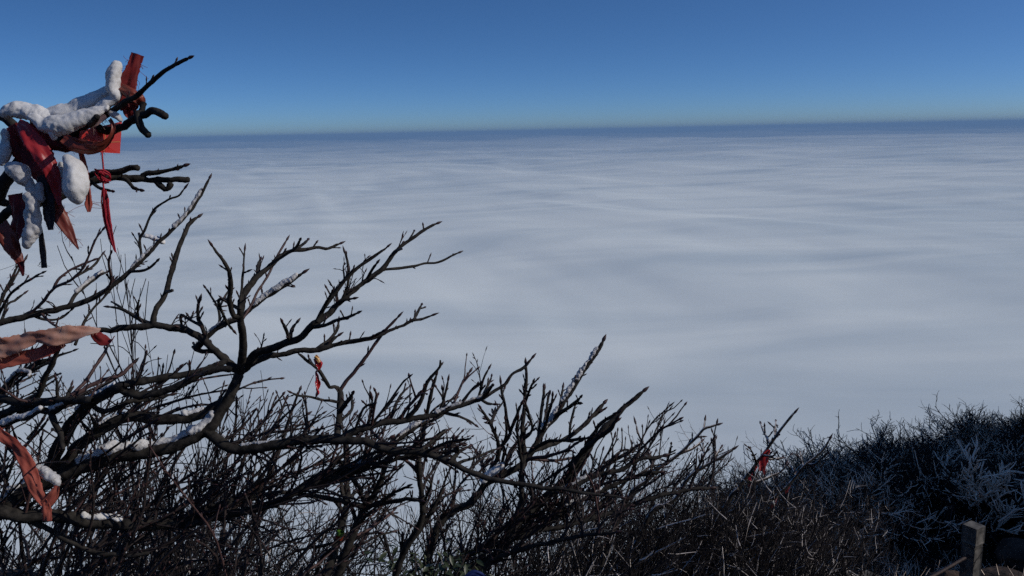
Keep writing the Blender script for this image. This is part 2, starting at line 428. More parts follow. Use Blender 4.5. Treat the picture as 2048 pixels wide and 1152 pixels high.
# ---------------------------------------------------------------- the big bare tree in front
T1 = 'big_'
parse('''
trunk - 60 34 d=2.5 e=2.3 n S0 : -470,2300 -430,1700 -380,1300 -250,1130 -120,1080
M0 trunk 26 12.5 n S60 : -120,1080 -40,1045 20,1005 90,962 150,938 230,912 300,902 360,888 420,852 456,800 480,745
M1 M0 11.5 8 n S0 K14 : 480,745 486,700 483,650 480,619
M1l M1 8 3.4 S16 K9 : 482,632 467,632 458,600 461,578 458,545 445,523 434,505 426,493
M1r M1 10 3 S30 : 481,625 487,591 498,572 520,548 545,528 561,512 586,501 610,498 632,494 657,496 680,488
M1r1 M1r 4.5 3.5 S0 : 586,501 595,490 600,480
M1r2 M1r 3.2 2.5 S0 : 594,498 608,488 615,480
M1t1 M1 3.6 2.6 r S40 : 500,640 504,608 518,580 537,548 556,509 572,481
M1t2 M1r 4.5 3.4 S18 : 517,551 515,534 521,520
M1t3 M1 4 2.4 S30 : 482,580 486,531 489,502
M1t4 M1t3 2 2 S0 : 486,548 494,543
M1s M0 8 4.2 S60 : 390,700 416,673 445,650 482,633 504,616 537,591 575,567 606,548
M1s2 M1s 2.5 2 S20 : 537,591 560,578 584,562
M1L M1s 4 2.4 S40 : 425,672 436,650 437,619 422,591 412,576
M1L2 M1L 2.8 2 S30 : 438,619 447,597 459,577
M1x M1 5 3 S20 : 472,612 450,602 436,600 452,640 466,660
M2 M0 10.5 6.5 n S40 K24 : 478,742 437,707 400,675 370,661 337,654 312,650 282,655 250,655 220,660 190,662 130,672
M2a M2 8 4.4 S24 K10 : 307,647 310,625 323,597 335,577 340,555 348,530 357,496 366,474 378,450 388,440 395,434
M2stub M2a 4 4.5 B : 334,582 340,583 344,581
M2b M2 6 3 S24 : 303,646 277,637 250,622 234,617 218,615
M2b1 M2b 2.6 2 S0 : 256,624 240,613 225,604
M2b2 M2b 2.6 2.2 S30 : 275,636 275,617 277,602
M2c M2 6 4.2 S10 : 413,686 410,672 403,652 396,635 395,616 398,604
M2c1 M2c 4 3.4 n S14 : 403,652 390,645 375,637 362,631 364,655
M2d M2 6.5 5 n S0 : 432,705 405,702 384,692
M2d1 M2d 4 3.4 S0 : 390,697 387,686
M3 M0 11 8 n S22 K16 : 482,722 510,708 537,700 569,687 597,676 620,660 634,643
M3a M3 6.5 3 S34 : 634,643 651,613 668,589 684,567 698,550 725,528 744,517 761,504 772,494
M3b M3 8.5 3 S30 : 630,652 654,630 673,610 695,591 728,564 764,539 777,520 794,501 805,490 824,476 848,460 872,449
M3b1 M3b 3.6 2.8 S40 : 766,538 791,537 824,533 848,528 876,524 903,512 916,506
M3b2 M3b 3.4 2.8 S0 : 733,560 742,542 753,527
M3b3 M3b 3 2.4 S0 : 794,501 802,498
M3b4 M3b 2.4 1.8 S0 : 820,480 824,470 828,462
M3c M3b 4.2 3 S22 : 683,601 692,580 697,555 696,530 694,518 691,508
M3d M3b 4 3.4 S20 : 660,614 682,602 706,598
M3e M3 5.6 3.2 S20 : 632,658 651,651 673,641 701,632 714,626
M3f M3 4.4 2.4 S14 : 643,626 651,602 963e-0,0
M4 M0 8.5 3 S22 K16 : 484,735 520,718 560,708 591,702 627,700 660,694 690,686 714,682 742,678 769,668 796,654 824,643 848,638 864,632
M4a M4 3.2 2.4 S30 : 822,643 835,624 843,609
M4b M4 5 3.4 S18 : 690,685 712,682 739,675 764,663
M4c M4 5.4 3.6 S18 : 635,698 654,684 673,662 676,645
M4d M4 4.6 3.6 S0 : 650,690 665,680 675,672
M3g M3 5 3.6 S14 : 579,682 572,662 564,644
M3h M3 5 3.6 S16 : 582,680 583,660 593,646
L1 M0 17 12 n S50 : 95,950 112,905 133,864 156,833 180,806 219,784 250,768
L1a L1 10.5 7.5 n S40 : 250,768 290,762 330,756 378,748 420,736 455,722
L1b L1 10 8 n S40 : 235,780 280,790 316,787 347,775 378,759 409,745 440,738 466,738
L1c L1 7.5 4 S40 : 185,815 205,822 240,812 262,803 300,800 340,790
L2 M0 14.5 12 n S50 : 110,950 150,900 180,874 203,857 234,842 266,833 300,838 347,840 394,832 425,816 458,795
L3 M0 17 12 n S40 d=2.25 e=2.5 : -60,1010 0,1022 60,1034 117,1032 176,1044 215,1046 273,1051 332,1047 371,1041 440,1012 520,990
L4 trunk 10 5 n S30 d=2.3 : -160,1000 0,1022 60,1042 110,1066 170,1098 240,1110 300,1106
M6 M0 14 3.2 S24 K26 : 425,878 459,896 498,897 537,893 576,884 615,881 673,880 712,881 742,887 770,897 800,901 844,904 874,913 905,926 936,942 966,954 1005,963 1044,969 1083,975 1122,978 1161,984 1205,990 1240,994
M6v M6 9.5 7.5 n S30 : 676,880 678,850 679,817 681,780
M6va M6v 5 3.4 r S60 : 681,779 694,762 707,745 727,721 742,701 757,678 775,655 795,636
M6vb M6v 5.4 3.4 n S30 : 681,780 670,773 660,774 651,760 641,743 625,729 606,715 596,708
M6vc M6v 3.8 2.8 S40 : 675,805 649,801 625,795 600,791 584,785
M7 M6 9.5 3 S26 K30 : 684,872 709,862 737,854 766,846 795,843 825,837 850,835 873,829 903,817 932,807 961,798 985,784 1008,769 1029,745 1047,735 1062,717
M7a M7 4.6 3 S24 : 879,823 887,798 893,776 896,762
M7b M7 6.4 2.8 n S20 : 815,838 832,817 840,802 846,786 854,766 868,747 879,733 880,720
M7c M7 6 3 S16 : 768,846 785,825 795,805 803,790 812,780
M7d M7 3 2.2 S50 : 741,852 766,819 786,794 805,766 817,755
M7e M7 3.4 2.6 r S14 : 741,856 745,837 750,805 752,790 750,782
M7f M7 2.8 2.2 S30 : 700,830 727,817 745,808
M7g M6v 6.5 4.4 S20 : 682,824 696,802 704,787
M7h M6v 3.4 2.6 S18 : 684,845 702,821 704,797
M7i M7 4.6 3 r S40 : 795,909 776,891 746,866 727,845 719,836
M7j M7 3.4 2.4 S30 : 950,790 967,759 977,738
M7k M7 3.6 2.4 S30 : 960,797 979,764 983,753
M7l M7 5.4 4.0 S0 : 968,793 978,778 985,770
M7m M7 4.2 2.8 S30 : 889,832 912,831 932,839 950,849
M7n M7 3.4 2.6 S0 : 961,801 976,807 986,808
M8 L3 10.5 5.5 S34 : 330,1050 365,1050 400,1042 459,1028 520,1015 556,1004 605,977 644,962 693,942 732,926 770,905 795,880 834,852 864,840 888,826
M8b M8 6.5 3.6 S34 : 640,964 680,952 740,930 800,915 840,905 868,880 884,868
M9a M6 4.2 2.8 S22 : 852,905 882,889 917,881 934,878
M9b M6 3.4 2.6 S20 : 842,893 866,881 882,868 893,861
M9c M6 5.4 3.8 S18 : 899,922 917,903 938,892
M9d M6 4.2 3.4 S20 : 911,926 946,917 967,909 992,899
M9e M9c 4 3 S0 : 915,905 915,893
'''.replace('M3f M3 4.4 2.4 S14 : 643,626 651,602 963e-0,0', 'M3f M3a 3.4 2.4 S14 : 645,626 655,602 664,584'), T1)
# limbs that come in from the edge, higher up
parse('''
K1 trunk 12 3 S28 d=2.2 e=2.35 : -330,760 -150,690 0,647 32,637 75,627 112,620 150,610 195,592 225,570 250,552 279,524 308,496 325,478 347,458 374,430 391,405 406,381 419,358
K1a K1 3.6 2.4 S40 : 281,521 280,490 280,476 286,466 299,436 312,416 336,399 356,392 368,378
K1a2 K1a 3 2.6 S0 : 280,478 278,468
K1b K1 3.4 2.6 S30 : 262,548 290,539 313,523
K1c K1 4.6 2.2 r S26 : 57,628 82,607 107,577 140,562 165,537 178,510 189,482 205,460
K1c2 K1c 3 2.2 S24 : 150,552 187,532 203,511
K1c3 K1c 2.8 2.2 r S24 : 107,577 120,555 150,535 184,521
K1d K1 5 3.4 S30 : 137,612 155,587 190,557 211,544
K1e K1 2.8 2.4 r S20 : 203,588 222,566 217,525 221,508
K1f K1 4 2.6 S30 : 60,632 95,640 120,636 140,622
K1g K1 3.6 2.4 r S24 : 85,633 100,645 118,656 140,668
K1h K1 4 2.4 S16 : 150,690 168,645 185,620 205,598 232,566
K2a K1 5 2.4 S22 : -20,652 0,607 15,575 28,545 38,528
K2b K1 4.4 2.4 S22 : -10,655 8,608 22,588 50,564 84,546
K2c K1 3.6 2.2 S22 : -10,650 2,600 20,570 42,535 50,520
K2d K1 3.4 2.2 S22 : 0,640 14,610 30,602 48,588
K3 trunk 10 4.6 n S30 d=2.3 : 40,830 62,801 77,787 87,762 97,742 108,720 119,700 126,688
K3a K3 3.4 2.6 S30 : 88,762 106,753 120,748
K4 trunk 5 4 r S50 d=2.25 : 135,806 141,794 156,778 177,755 195,728 208,709 214,695
K5 trunk 6.4 4 r S26 d=2.25 : 135,808 145,792 164,783 192,764 219,756 244,748 259,736 267,724
K5b K5 3.6 2.6 S26 : 148,792 187,784 219,764 243,750
K6 trunk 11 10 n S40 d=2.3 : -60,800 0,798 47,806 109,802 156,800 185,802
K7 trunk 11 8 n S40 d=2.35 : -60,845 0,831 31,817 62,816 86,820 109,822 133,806
K8 trunk 9 5 n S0 d=2.2 : -60,900 0,855 23,844 55,834 75,825 90,816
K9 K7 8 6 n S30 : 98,824 109,844 122,870 128,900
K10 trunk 10 6 S26 d=2.4 : -40,840 3,784 23,762 47,744 75,727 95,718
K10b K10 4 3 S26 : 3,784 39,745 62,752 50,760
K10c K10 4.4 2.8 S26 : 10,776 25,759 55,744 94,727 118,712 145,702
K11 L2 5 3 S26 : 195,862 186,841 178,825
K12 L2 5 3.4 S20 : 182,868 176,856 166,845
K13 L1 3.2 2.4 S26 : 48,895 78,862 94,842
K14 K7 3.2 2.2 S26 : 55,878 78,850 92,825
K15 K6 3.2 2.4 r S30 : 70,815 40,800 20,788 8,780
K16 K6 3.4 2.6 S22 : 118,800 114,770 111,758
K17 K6 5 3 S22 : 130,802 136,788 142,772
K18 M0 5 3.4 S18 : 60,980 58,960 45,930 20,900 8,880
K19 M0 4.4 3 S18 : -10,1000 10,970 24,930 34,890 26,860
''', T1)
# ---------------------------------------------------------------- the gnarled tree at the upper left
T2 = 'gnarled_'
parse('''
trunk - 40 22 d=1.55 n S0 : -620,3000 -560,2000 -470,1300 -380,800 -260,600 -150,520
T0 trunk 20 9 n S0 e=1.42 : -150,520 -60,450 -10,400 12,360 40,322 80,300 110,288 140,276
T1 T0 7.5 3.6 S26 R0.6 K30 e=1.30 : 140,276 158,259 176,250 215,229 244,207 273,191 288,181 305,162 332,141 361,125 378,116
T1b T1 6.5 6.5 B e=1.28 : 168,256 184,247 195,234
T2 trunk 17 9 B R1.6 K9 : -150,520 -110,400 -50,330 20,288 33,262 20,244 3,232
T3 T1 8 7 B R1.4 K9 : 190,268 220,262 244,254 260,244 277,234 293,225 305,221 320,226 331,231
T3a T3 7.5 7 B R1.4 K9 : 268,212 273,225 279,242 288,262 297,270
T3b T3 6 5.5 B R1.4 K9 : 281,230 287,216 288,207
T4 T0 8 5.5 B R1.2 e=1.5 : -10,402 40,412 85,405 119,395 154,378 182,364 209,357 237,355 275,357 308,360 341,360 377,359
T4a T4 6 6.5 B R1.1 K9 : 150,376 180,350 209,346 237,344 259,336 274,337
T4b T4 5.4 3.6 S20 : 279,355 292,346 314,344 341,341 366,333
T4c T4 4.6 3.4 S20 : 237,351 255,361 266,375 280,379
T4d T4 5.4 5.6 B R1.3 K9 : 310,361 322,372 330,379 337,377 341,369
T4e T4 4.4 3.2 S0 : 184,363 204,377 224,382
T6 trunk 12 9 n S40 K12 : -150,520 -60,470 0,436 14,424 40,410
''', T2)
for k in list(BR):
    if k.startswith(T2): BR[k]['lab'] = None

# ---------------------------------------------------------------- the knobbly shrub in the middle and the saplings
T3 = 'mid_'
parse('''
S - 22 12.5 d=3.2 e=3.1 n S0 R1.2 : 760,2300 800,1700 850,1300 900,1180 944,1151
A S 12.5 4.2 S18 R1.5 : 944,1151 972,1128 1000,1104 1018,1074 1034,1044 1060,1020 1085,1002 1119,972 1153,933 1187,882 1205,862 1222,844 1237,828 1251,814 1272,797 1286,785
A1 A 6.4 4.4 S16 R1.4 : 1126,966 1145,933 1170,899 1188,882 1205,869 1220,858 1231,842
A2 A 5 3.6 S14 R1.4 : 1150,936 1172,894 1196,856 1212,840 1226,830
A3 A 6 4 S18 R1.3 : 1110,980 1136,976 1179,956 1243,938 1262,926 1286,916 1305,917 1326,912
A4 A3 4.6 3.4 S14 : 1200,950 1209,933 1243,912 1258,903 1271,894
A5 A3 4 3 r S30 : 1140,975 1153,950 1162,936 1175,915
B S 10 3.8 S16 R1.3 : 872,1245 856,1165 858,1105 880,1045 905,1022 935,1010 956,990 974,967 1005,950 1038,933 1052,918 1064,903 1076,882 1085,865 1098,848 1111,831 1125,810 1136,792 1150,770 1162,750 1176,730 1187,715 1200,695 1207,683
B1 B 5.6 3.4 S14 R1.4 : 1066,902 1090,894 1111,886 1149,865 1163,854 1175,844 1186,830 1196,818 1207,807
B2 B1 3.6 3 S14 : 1160,854 1180,837 1201,823
B3 B1 3 2.4 S14 : 1137,870 1141,850 1145,831 1150,812
B4 B 4.6 3.4 S14 : 1110,832 1127,822 1140,814 1152,803 1161,794
B5 B 4 2.8 S12 : 1075,884 1079,850 1085,809 1088,778
B6 B 3.6 2.6 S12 : 1083,868 1092,826 1098,790
B7 B 3.6 2.6 S12 : 1086,864 1098,828 1106,795
B8 B 3.2 2.4 S12 : 1118,822 1121,800 1125,776
B9 B 4 3 S14 : 1068,900 1102,881 1140,880 1175,876
B10 B 4.4 3 r S16 : 1052,920 1093,912 1136,899 1150,889 1160,884
B11 B 3.6 2.6 r S16 : 1056,922 1111,920 1149,916
B12 A 3.4 2.6 S16 : 1080,1000 1060,985 1093,960 1130,935 1172,894
V A 7 3 S12 R1.4 : 1034,1044 1042,1010 1044,959 1046,925 1047,899 1044,852 1048,820 1051,788 1052,755 1050,727
V1 V 3.4 2.6 S12 : 1051,810 1058,785 1065,765
V2 V 3.2 2.4 S12 : 1070,880 1064,860 1058,830 1052,808
V3 V 3.6 2.6 S10 : 1042,930 1038,890 1034,862 1036,842
Y B 5 3.4 S18 R1.2 : 960,985 970,960 984,938 995,916 1001,899 1012,880 1021,865 1034,830 1042,810
Y1 Y 4.4 2.8 S12 : 995,914 996,890 989,868 982,850 974,836 962,818
Y2 Y1 3 2.2 S12 : 983,852 985,835 989,820
Y3 Y1 3 2.2 S12 : 982,850 992,825 1006,806
Y4 Y 3.4 2.4 S12 : 1019,867 1014,840 1010,810 1004,785 1001,768
Y5 Y 3.2 2.4 S12 : 1003,895 1012,868 1010,840
C S 6.5 4 S16 R1.2 : 905,1120 960,1100 1010,1082 1075,1062 1140,1050 1210,1030 1290,1000 1360,982 1420,975
C1 C 5.4 3.6 S16 R1.2 : 1080,1060 1120,1028 1155,1004 1190,988 1235,968 1280,950 1320,944
C2 C 4.4 3 S16 : 1170,1040 1210,1000 1240,975 1262,945 1275,915
D S 6 3.4 S20 R1.2 : 980,1120 1040,1100 1090,1088 1150,1075 1230,1064
''', T3)
T4 = 'sap_a_'
parse('''
S - 14 9.5 d=2.75 n S0 : 610,2600 618,1900 630,1400 640,1230 650,1152
A S 9.5 4 S34 : 650,1152 667,1110 677,1077 685,1043 693,1015 695,993 692,968 693,940 693,905 690,872
A1 A 4 2.8 S20 : 667,1090 643,1115 632,1145 620,1160
A2 A 4.6 3.4 S24 : 690,1030 668,1000 635,993 600,988 556,985 510,992
A3 A 3 2.4 S20 : 694,1000 712,985 728,976 746,962
A4 A 3.4 2.6 S24 : 676,1082 640,1092 600,1100 570,1116
''', T4)
T5 = 'sap_b_'
parse('''
S - 14 10 d=2.6 n S0 : 650,2600 655,1900 664,1400 670,1230 676,1152
A S 10.5 4 S30 : 676,1152 690,1110 703,1077 713,1050 722,1032 732,1013 743,998 755,977 762,960 767,938 777,918 788,890
A1 A 5 3.4 n S30 : 732,1013 727,998 722,983 716,972 703,956 690,936 680,920
A2 A 4.4 3.4 S26 : 712,1046 708,1028 703,1015 696,1000 687,990 682,968 680,940
A3 A 5.2 3.4 S26 : 733,1011 760,1008 785,1003 810,998 838,1001
A3b A 5.2 4 n S26 : 727,1011 702,1007 668,1000 635,993 590,986 540,984
A4 A 4.2 3 S18 : 722,1032 745,1010 765,1002 785,988 802,980 815,973
A5 A 3.6 2.8 r S18 : 710,1080 735,1060 757,1043 775,1032 787,1022
A6 A5 2.8 2.2 r S18 : 755,1044 766,1030 773,1021
A7 A 2.6 2 S24 : 702,1100 730,1084 753,1073 784,1064
A8 A 3.4 2.4 S20 : 695,1120 708,1108 716,1090 724,1103
A9 A3 2.4 2 S16 : 745,1009 762,990 778,989
A10 A 3.6 2.6 S20 : 715,1052 745,1020 768,1000 785,985
''', T5)
T6 = 'stem_'
parse('''
S - 10 8 d=2.9 n S0 : 720,2500 735,1800 755,1400 775,1230 790,1152
A S 8 3 S30 : 790,1152 803,1115 817,1088 832,1062 843,1035 846,1010 843,975 838,942 837,912 842,890 848,860 852,841 856,817 862,790 866,770 871,752
A1 A 3.4 2.6 S24 : 840,1002 825,998 810,999 800,1004 785,1006
A2 A 4 3 n S24 r : 838,950 822,930 806,915 795,909
A3 A 4.2 2.4 S20 : 832,1062 856,1030 876,1000 888,970 900,942
A4 A 3.4 2.4 S20 : 815,1092 850,1050 868,1020 884,992
A5 A 3.4 2.2 S20 : 846,1010 856,990 862,968 852,958
''', T6)

# ---------------------------------------------------------------- the fine twigs: long slender shoots with buds
ENV_X = [-100, 0, 150, 230, 320, 450, 560, 680, 760, 850, 950, 1100]
ENV_Y = [800, 815, 790, 720, 700, 742, 770, 800, 835, 862, 905, 960]
def to_px(P):
    rx, ry, rz = P @ AX_R, P @ AX_U, P @ AX_F
    return 1024 + FPX * rx / rz, 576 - FPX * ry / rz, rz

def shoots(mb, keys, count, lmin, lmax, a0, a1, rmin=1.3, rmax=3.8, side=6, env=True, u0=0.05, u1=1.0, deep=0.35, sl=(18, 60)):
    """Slender shoots that leave the named limbs, leaning up and to the right as the wind has bent them."""
    ks = [BR[k] for k in keys]; wts = np.array([len(b['P']) for b in ks], float); wts /= wts.sum()
    pend, prad, pmat = [], [], []
    sidep, sider, sidem = [], [], []
    bb, dd, ll, rr = [], [], [], []
    for _ in range(count):
        b = ks[int(nrg.choice(len(ks), p=wts))]
        i = int(nrg.uniform(u0, u1) * (len(b['P']) - 1)); p0 = b['P'][i]; s = b['d'][i] / FPX
        an = math.radians(nrg.uniform(a0, a1)); el = nrg.normal(0.22, deep * 0.8)
        d = AX_R * math.cos(an) + AX_U * math.sin(an) + AX_F * el
        length = nrg.uniform(lmin, lmax) * s
        W = wander(p0, d, length, 9, 0.6, nrg.uniform(-0.2, 0.6), 0.085)
        if env:
            X, Y, _z = to_px(W)
            lim = np.interp(X, ENV_X, ENV_Y) + nrg.uniform(-25, 60)
            bad = np.nonzero(Y < lim)[0]
            if len(bad):
                if bad[0] < 4: continue
                n = bad[0]; tt = np.linspace(0, n - 1, 9); W = np.stack([np.interp(tt, np.arange(n), W[:n, c]) for c in range(3)], 1)
        r = nrg.uniform(rmin, rmax) * s
        m = 3 if nrg.random() < 0.08 else 1
        pend.append(W); prad.append(np.linspace(r, r * 0.55, 9) * (1 + 0.15 * nrg.uniform(-1, 1, 9))); pmat.append(m)
        e = W[-1] - W[-2]; bb.append(W[-1]); dd.append(e); ll.append(s * nrg.uniform(9, 15)); rr.append(r * 0.9)
        tl = np.linalg.norm(np.diff(W, axis=0), axis=1).sum()
        for q in range(int(nrg.integers(max(1, side - 2), side + 2))):
            v = nrg.uniform(0.15, 0.95) * 7.9; k = int(v); f = v - k
            p = W[k] * (1 - f) + W[k + 1] * f; t = W[k + 1] - W[k]
            d2 = rot_towards(t, math.radians(nrg.uniform(22, 50))) + AX_U * 0.2
            l2 = min(nrg.uniform(*sl) * s, tl * 0.6)
            W2 = wander(p, d2, l2, 5, 0.4, 0.2, 0.09); r2 = r * nrg.uniform(0.45, 0.75)
            sidep.append(W2); sider.append(np.linspace(r2, r2 * 0.6, 5)); sidem.append(m)
            e = W2[-1] - W2[-2]; bb.append(W2[-1]); dd.append(e); ll.append(s * nrg.uniform(7, 12)); rr.append(max(r2 * 1.1, 1.1 * s))
        for q in range(int(tl / (22 * s))):
            v = nrg.uniform(0.1, 0.97) * 7.9; k = int(v); f = v - k
            p = W[k] * (1 - f) + W[k + 1] * f
            bb.append(p); dd.append(rot_towards(W[k + 1] - W[k], math.radians(nrg.uniform(20, 45)))); ll.append(s * nrg.uniform(5, 9)); rr.append(max(r * 0.7, 1.2 * s))
    if pend: mb.tubes(np.array(pend), np.array(prad), 4, np.array(pmat))
    if sidep: mb.tubes(np.array(sidep), np.array(sider), 3, np.array(sidem))
    if bb: add_buds(mb, np.array(bb), np.array(dd), np.array(ll), np.array(rr))

fine1 = MB()
B1 = lambda *k: [T1 + q for q in k]
shoots(fine1, B1('L2', 'L1c', 'L1b', 'L2'), 20, 80, 230, 20, 65, side=3)
shoots(fine1, B1('L3', 'L4'), 66, 140, 380, 8, 85, side=4)
shoots(fine1, B1('L3', 'M8'), 50, 150, 400, 2, 66, side=4)
shoots(fine1, B1('M6'), 34, 60, 150, 35, 80, u1=0.75, side=4)
shoots(fine1, B1('M6'), 30, 80, 190, -14, 24, u1=0.55, side=3)
shoots(fine1, B1('M8', 'M8b'), 48, 70, 210, 5, 75, side=4)
shoots(fine1, B1('M7'), 12, 40, 90, 45, 80, side=2, u1=0.7, env=False)
shoots(fine1, B1('M4', 'M3', 'M3b', 'M3a'), 14, 22, 52, 40, 95, rmin=1.3, rmax=2.2, side=2, env=False, u1=0.75, sl=(10, 24))
shoots(fine1, B1('M1l', 'M1r', 'M2', 'M2a', 'M2b', 'K1'), 18, 20, 55, 45, 110, rmin=1.2, rmax=2.2, side=2, env=False, u1=0.8, sl=(10, 24))
shoots(fine1, B1('K6', 'K7', 'K10'), 16, 50, 120, 25, 70, env=False, side=2)
shoots(fine1, B1('M2', 'L1a', 'L1b'), 10, 30, 90, 40, 110, env=True, side=2)
parse('''
N1 trunk 16 12 n S0 d=2.45 : -120,1480 0,1330 140,1260 300,1230 460,1210 600,1195
N2 trunk 13 10 n S0 d=2.7 : -200,1330 -60,1230 80,1200 220,1190 380,1180
''', T1, 0)
shoots(fine1, B1('N1', 'N2'), 112, 150, 420, 8, 95, rmax=4.6, env=True, side=4)
fine3 = MB()
B3 = lambda *k: [T3 + q for q in k]
shoots(fine3, B3('B', 'A', 'C'), 60, 50, 130, 35, 95, env=False, side=4, u1=0.55)
shoots(fine3, B3('C', 'C1', 'D', 'A3'), 70, 50, 140, 20, 85, env=False, side=5)
shoots(fine3, B3('S'), 26, 90, 220, 20, 80, env=False, side=5, u0=0.8)
fine5 = MB(); shoots(fine5, [T5 + 'A', T5 + 'A1'], 18, 40, 110, 15, 70, env=False, side=3, u1=0.7)
fine4 = MB(); shoots(fine4, [T4 + 'A', T4 + 'A2'], 10, 40, 90, 15, 80, env=False, side=3)
fine6 = MB(); shoots(fine6, [T6 + 'A'], 14, 40, 110, 30, 80, env=False, side=3, u1=0.6)
# ---------------------------------------------------------------- bushes
DARKTWIG = noisy_mat('bush_twig', (0.010, 0.009, 0.010), (0.034, 0.027, 0.026), scale=8, rough=0.85, bump=0.0, spec=0.15)
LEAF = noisy_mat('evergreen_leaf', (0.020, 0.030, 0.012), (0.060, 0.075, 0.030), scale=25, rough=0.45, bump=0.0, spec=0.5, trans=0.15)

def bush(seed, stems=7, kids=(5, 4, 3), lens=(0.60, 0.36, 0.20, 0.10), rad=(0.016, 0.008, 0.0045, 0.0030), tilt=34, lean=0.30, frost=0.25, thick=1.0, base=0.0):
    """A bare bush one unit tall, its base at the origin, bent by the wind."""
    g = np.random.default_rng(seed)
    lv = [[] for _ in range(4)]; mt = [[] for _ in range(4)]; rd = [[] for _ in range(4)]
    def grow(p, d, L, r, k):
        n = 5 if k == 0 else 4
        d = d / np.linalg.norm(d); P = [p]
        bend = g.normal(0, 0.30, 3)
        for i in range(n - 1):
            d = d + bend / n + g.normal(0, 0.15, 3) + np.array([lean * 0.10, 0, 0.10]); d /= np.linalg.norm(d)
            P.append(P[-1] + d * L / (n - 1))
        P = np.array(P)
        fr = 1 if (k >= 2 and g.random() < frost) else 0
        lv[k].append(P); mt[k].append(fr); rd[k].append(np.linspace(r, r * 0.6, n) * (thick if fr else 1.0))
        if k < 3:
            for q in range(kids[k]):
                v = (0.30 + 0.68 * (q + g.uniform(0, 1)) / kids[k]) * (n - 1) - 1e-6; i = int(v); f = v - i
                pp = P[i] * (1 - f) + P[i + 1] * f
                a = g.normal(0, 1, 3); t = P[i + 1] - P[i]; t /= np.linalg.norm(t)
                a -= t * a.dot(t); a /= np.linalg.norm(a); an = math.radians(g.uniform(24, 58))
                grow(pp, t * math.cos(an) + a * math.sin(an), lens[k + 1] * g.uniform(0.6, 1.25), rad[k + 1] * g.uniform(0.8, 1.2), k + 1)
    for s in range(stems):
        a = g.uniform(0, 2 * math.pi); ti = math.radians(g.uniform(4, tilt))
        d = np.array([math.sin(ti) * math.cos(a) + lean * 0.6, math.sin(ti) * math.sin(a), math.cos(ti)])
        grow(np.array([g.normal(0, 0.03), g.normal(0, 0.03), -0.03 + base]), d, lens[0] * g.uniform(0.85, 1.12), rad[0] * g.uniform(0.7, 1.2), 0)
    mb = MB()
    for k in range(4):
        if lv[k]: mb.tubes(np.array(lv[k]), np.array(rd[k]), 4 if k == 0 else 3, np.array(mt[k]))
    return mb

def bush_mesh(name, kw0=0.97, **kw):
    m = bush(**kw).mesh(name, [DARKTWIG, SHADED_RIME if name in ('frosty_bush', 'rimed_bush', 'slope_bush') else FROST])
    z = np.sort([v.co.z for v in m.vertices])
    return m, float(z[int(len(z) * kw0)])

def put(name, mesh_top, x, y, H, rz, label, cat, group, sx=1.0):
    me, top = mesh_top
    o = bpy.data.objects.new(name, me); C.objects.link(o)
    o.location = (x, y, float(ground_z(x, y)) - 0.02)
    s = H / top; o.scale = (s * sx, s * sx, s); o.rotation_euler = (0, 0, rz)
    return tag(o, label, cat, group)

# shrubs on the falling slope in the middle: tall, thin-twigged, lightly frosted
tall = [bush_mesh('frosted_shrub', seed=100 + i, stems=7, kids=(6, 4, 4), lens=(0.78, 0.27, 0.13, 0.055), rad=(0.0052, 0.0026, 0.0013, 0.0008), tilt=22, lean=0.30, frost=0.08, thick=1.3, kw0=0.93) for i in range(5)]
spots = []
for i in range(46):
    u = (i + 0.5) / 46
    px = 1075 + 560 * u + rnd.uniform(-18, 18)
    d = rnd.uniform(5.2, 8.2)
    topy = np.interp(px, [1060, 1150, 1300, 1400, 1500, 1580, 1650], [950, 915, 905, 925, 975, 1000, 985]) + rnd.uniform(-15, 70)
    spots.append((px, topy, d))
for i in range(28):                      # a lower, denser row in front
    px = 1010 + 640 * (i + 0.5) / 28 + rnd.uniform(-14, 14)
    spots.append((px, np.interp(px, [1000, 1150, 1400, 1650], [1070, 1005, 1000, 1020]) + rnd.uniform(-20, 80), rnd.uniform(4.6, 7.0)))
for i in range(20):                      # lower shrubs behind the big tree
    px = -40 + 720 * (i + 0.5) / 20 + rnd.uniform(-20, 20)
    topy = np.interp(px, [0, 300, 560, 700], [1050, 1060, 1080, 1120]) + rnd.uniform(-10, 60)
    spots.append((px, topy, rnd.uniform(4.2, 6.5)))
for px, topy, d in spots:
    p = px3(px, topy, d); x, y = p[0], p[1]
    H = p[2] - float(ground_z(x, y))
    if H < 0.6: continue
    left = px < 800
    lean_x = 0.33 * H                     # the crown hangs to the lee side of its root
    put('frosted_shrub', rnd.choice(tall), x - lean_x * 0.5, y, H, rnd.uniform(-0.5, 0.5),
        ('tall thin shrub behind the big dark tree, ' + ('below the faded red ribbon' if px < 200 else 'under the snowy low limb' if px < 420 else 'beside the bare saplings')) if left else
        ('thin frost-dusted shrub ' + ('behind the foot of the knobbly shrub' if px < 1180 else 'just past the tip of the knobbly shrub' if px < 1330 else 'left of the red-ragged limb' if px < 1470 else 'below the red-ragged limb' if px < 1570 else 'where the thicket meets the slope') + (', in the back row' if d > 6.8 else ', in the front row' if d < 5.6 else ', in the middle row')), 'shrub',
        'thin shrubs behind the big tree' if left else 'frost-dusted shrubs in the middle thicket', 0.8)
fan = bush_mesh('fine_shrub', seed=77, stems=6, kids=(5, 4, 3), lens=(0.62, 0.25, 0.12, 0.05), rad=(0.004, 0.0022, 0.0012, 0.0009), tilt=30, lean=0.1, frost=0.0)
for px, topy, d, lab in [(262, 705, 3.6, 'fan of very fine upright twigs below the pink ribbon'), (330, 700, 3.9, 'fine-twigged shrub showing just under the arching branch of the big tree')]:
    p = px3(px, topy, d); put('fine_shrub', fan, p[0], p[1], p[2] - float(ground_z(p[0], p[1])), px, lab, 'shrub', None, 0.45)

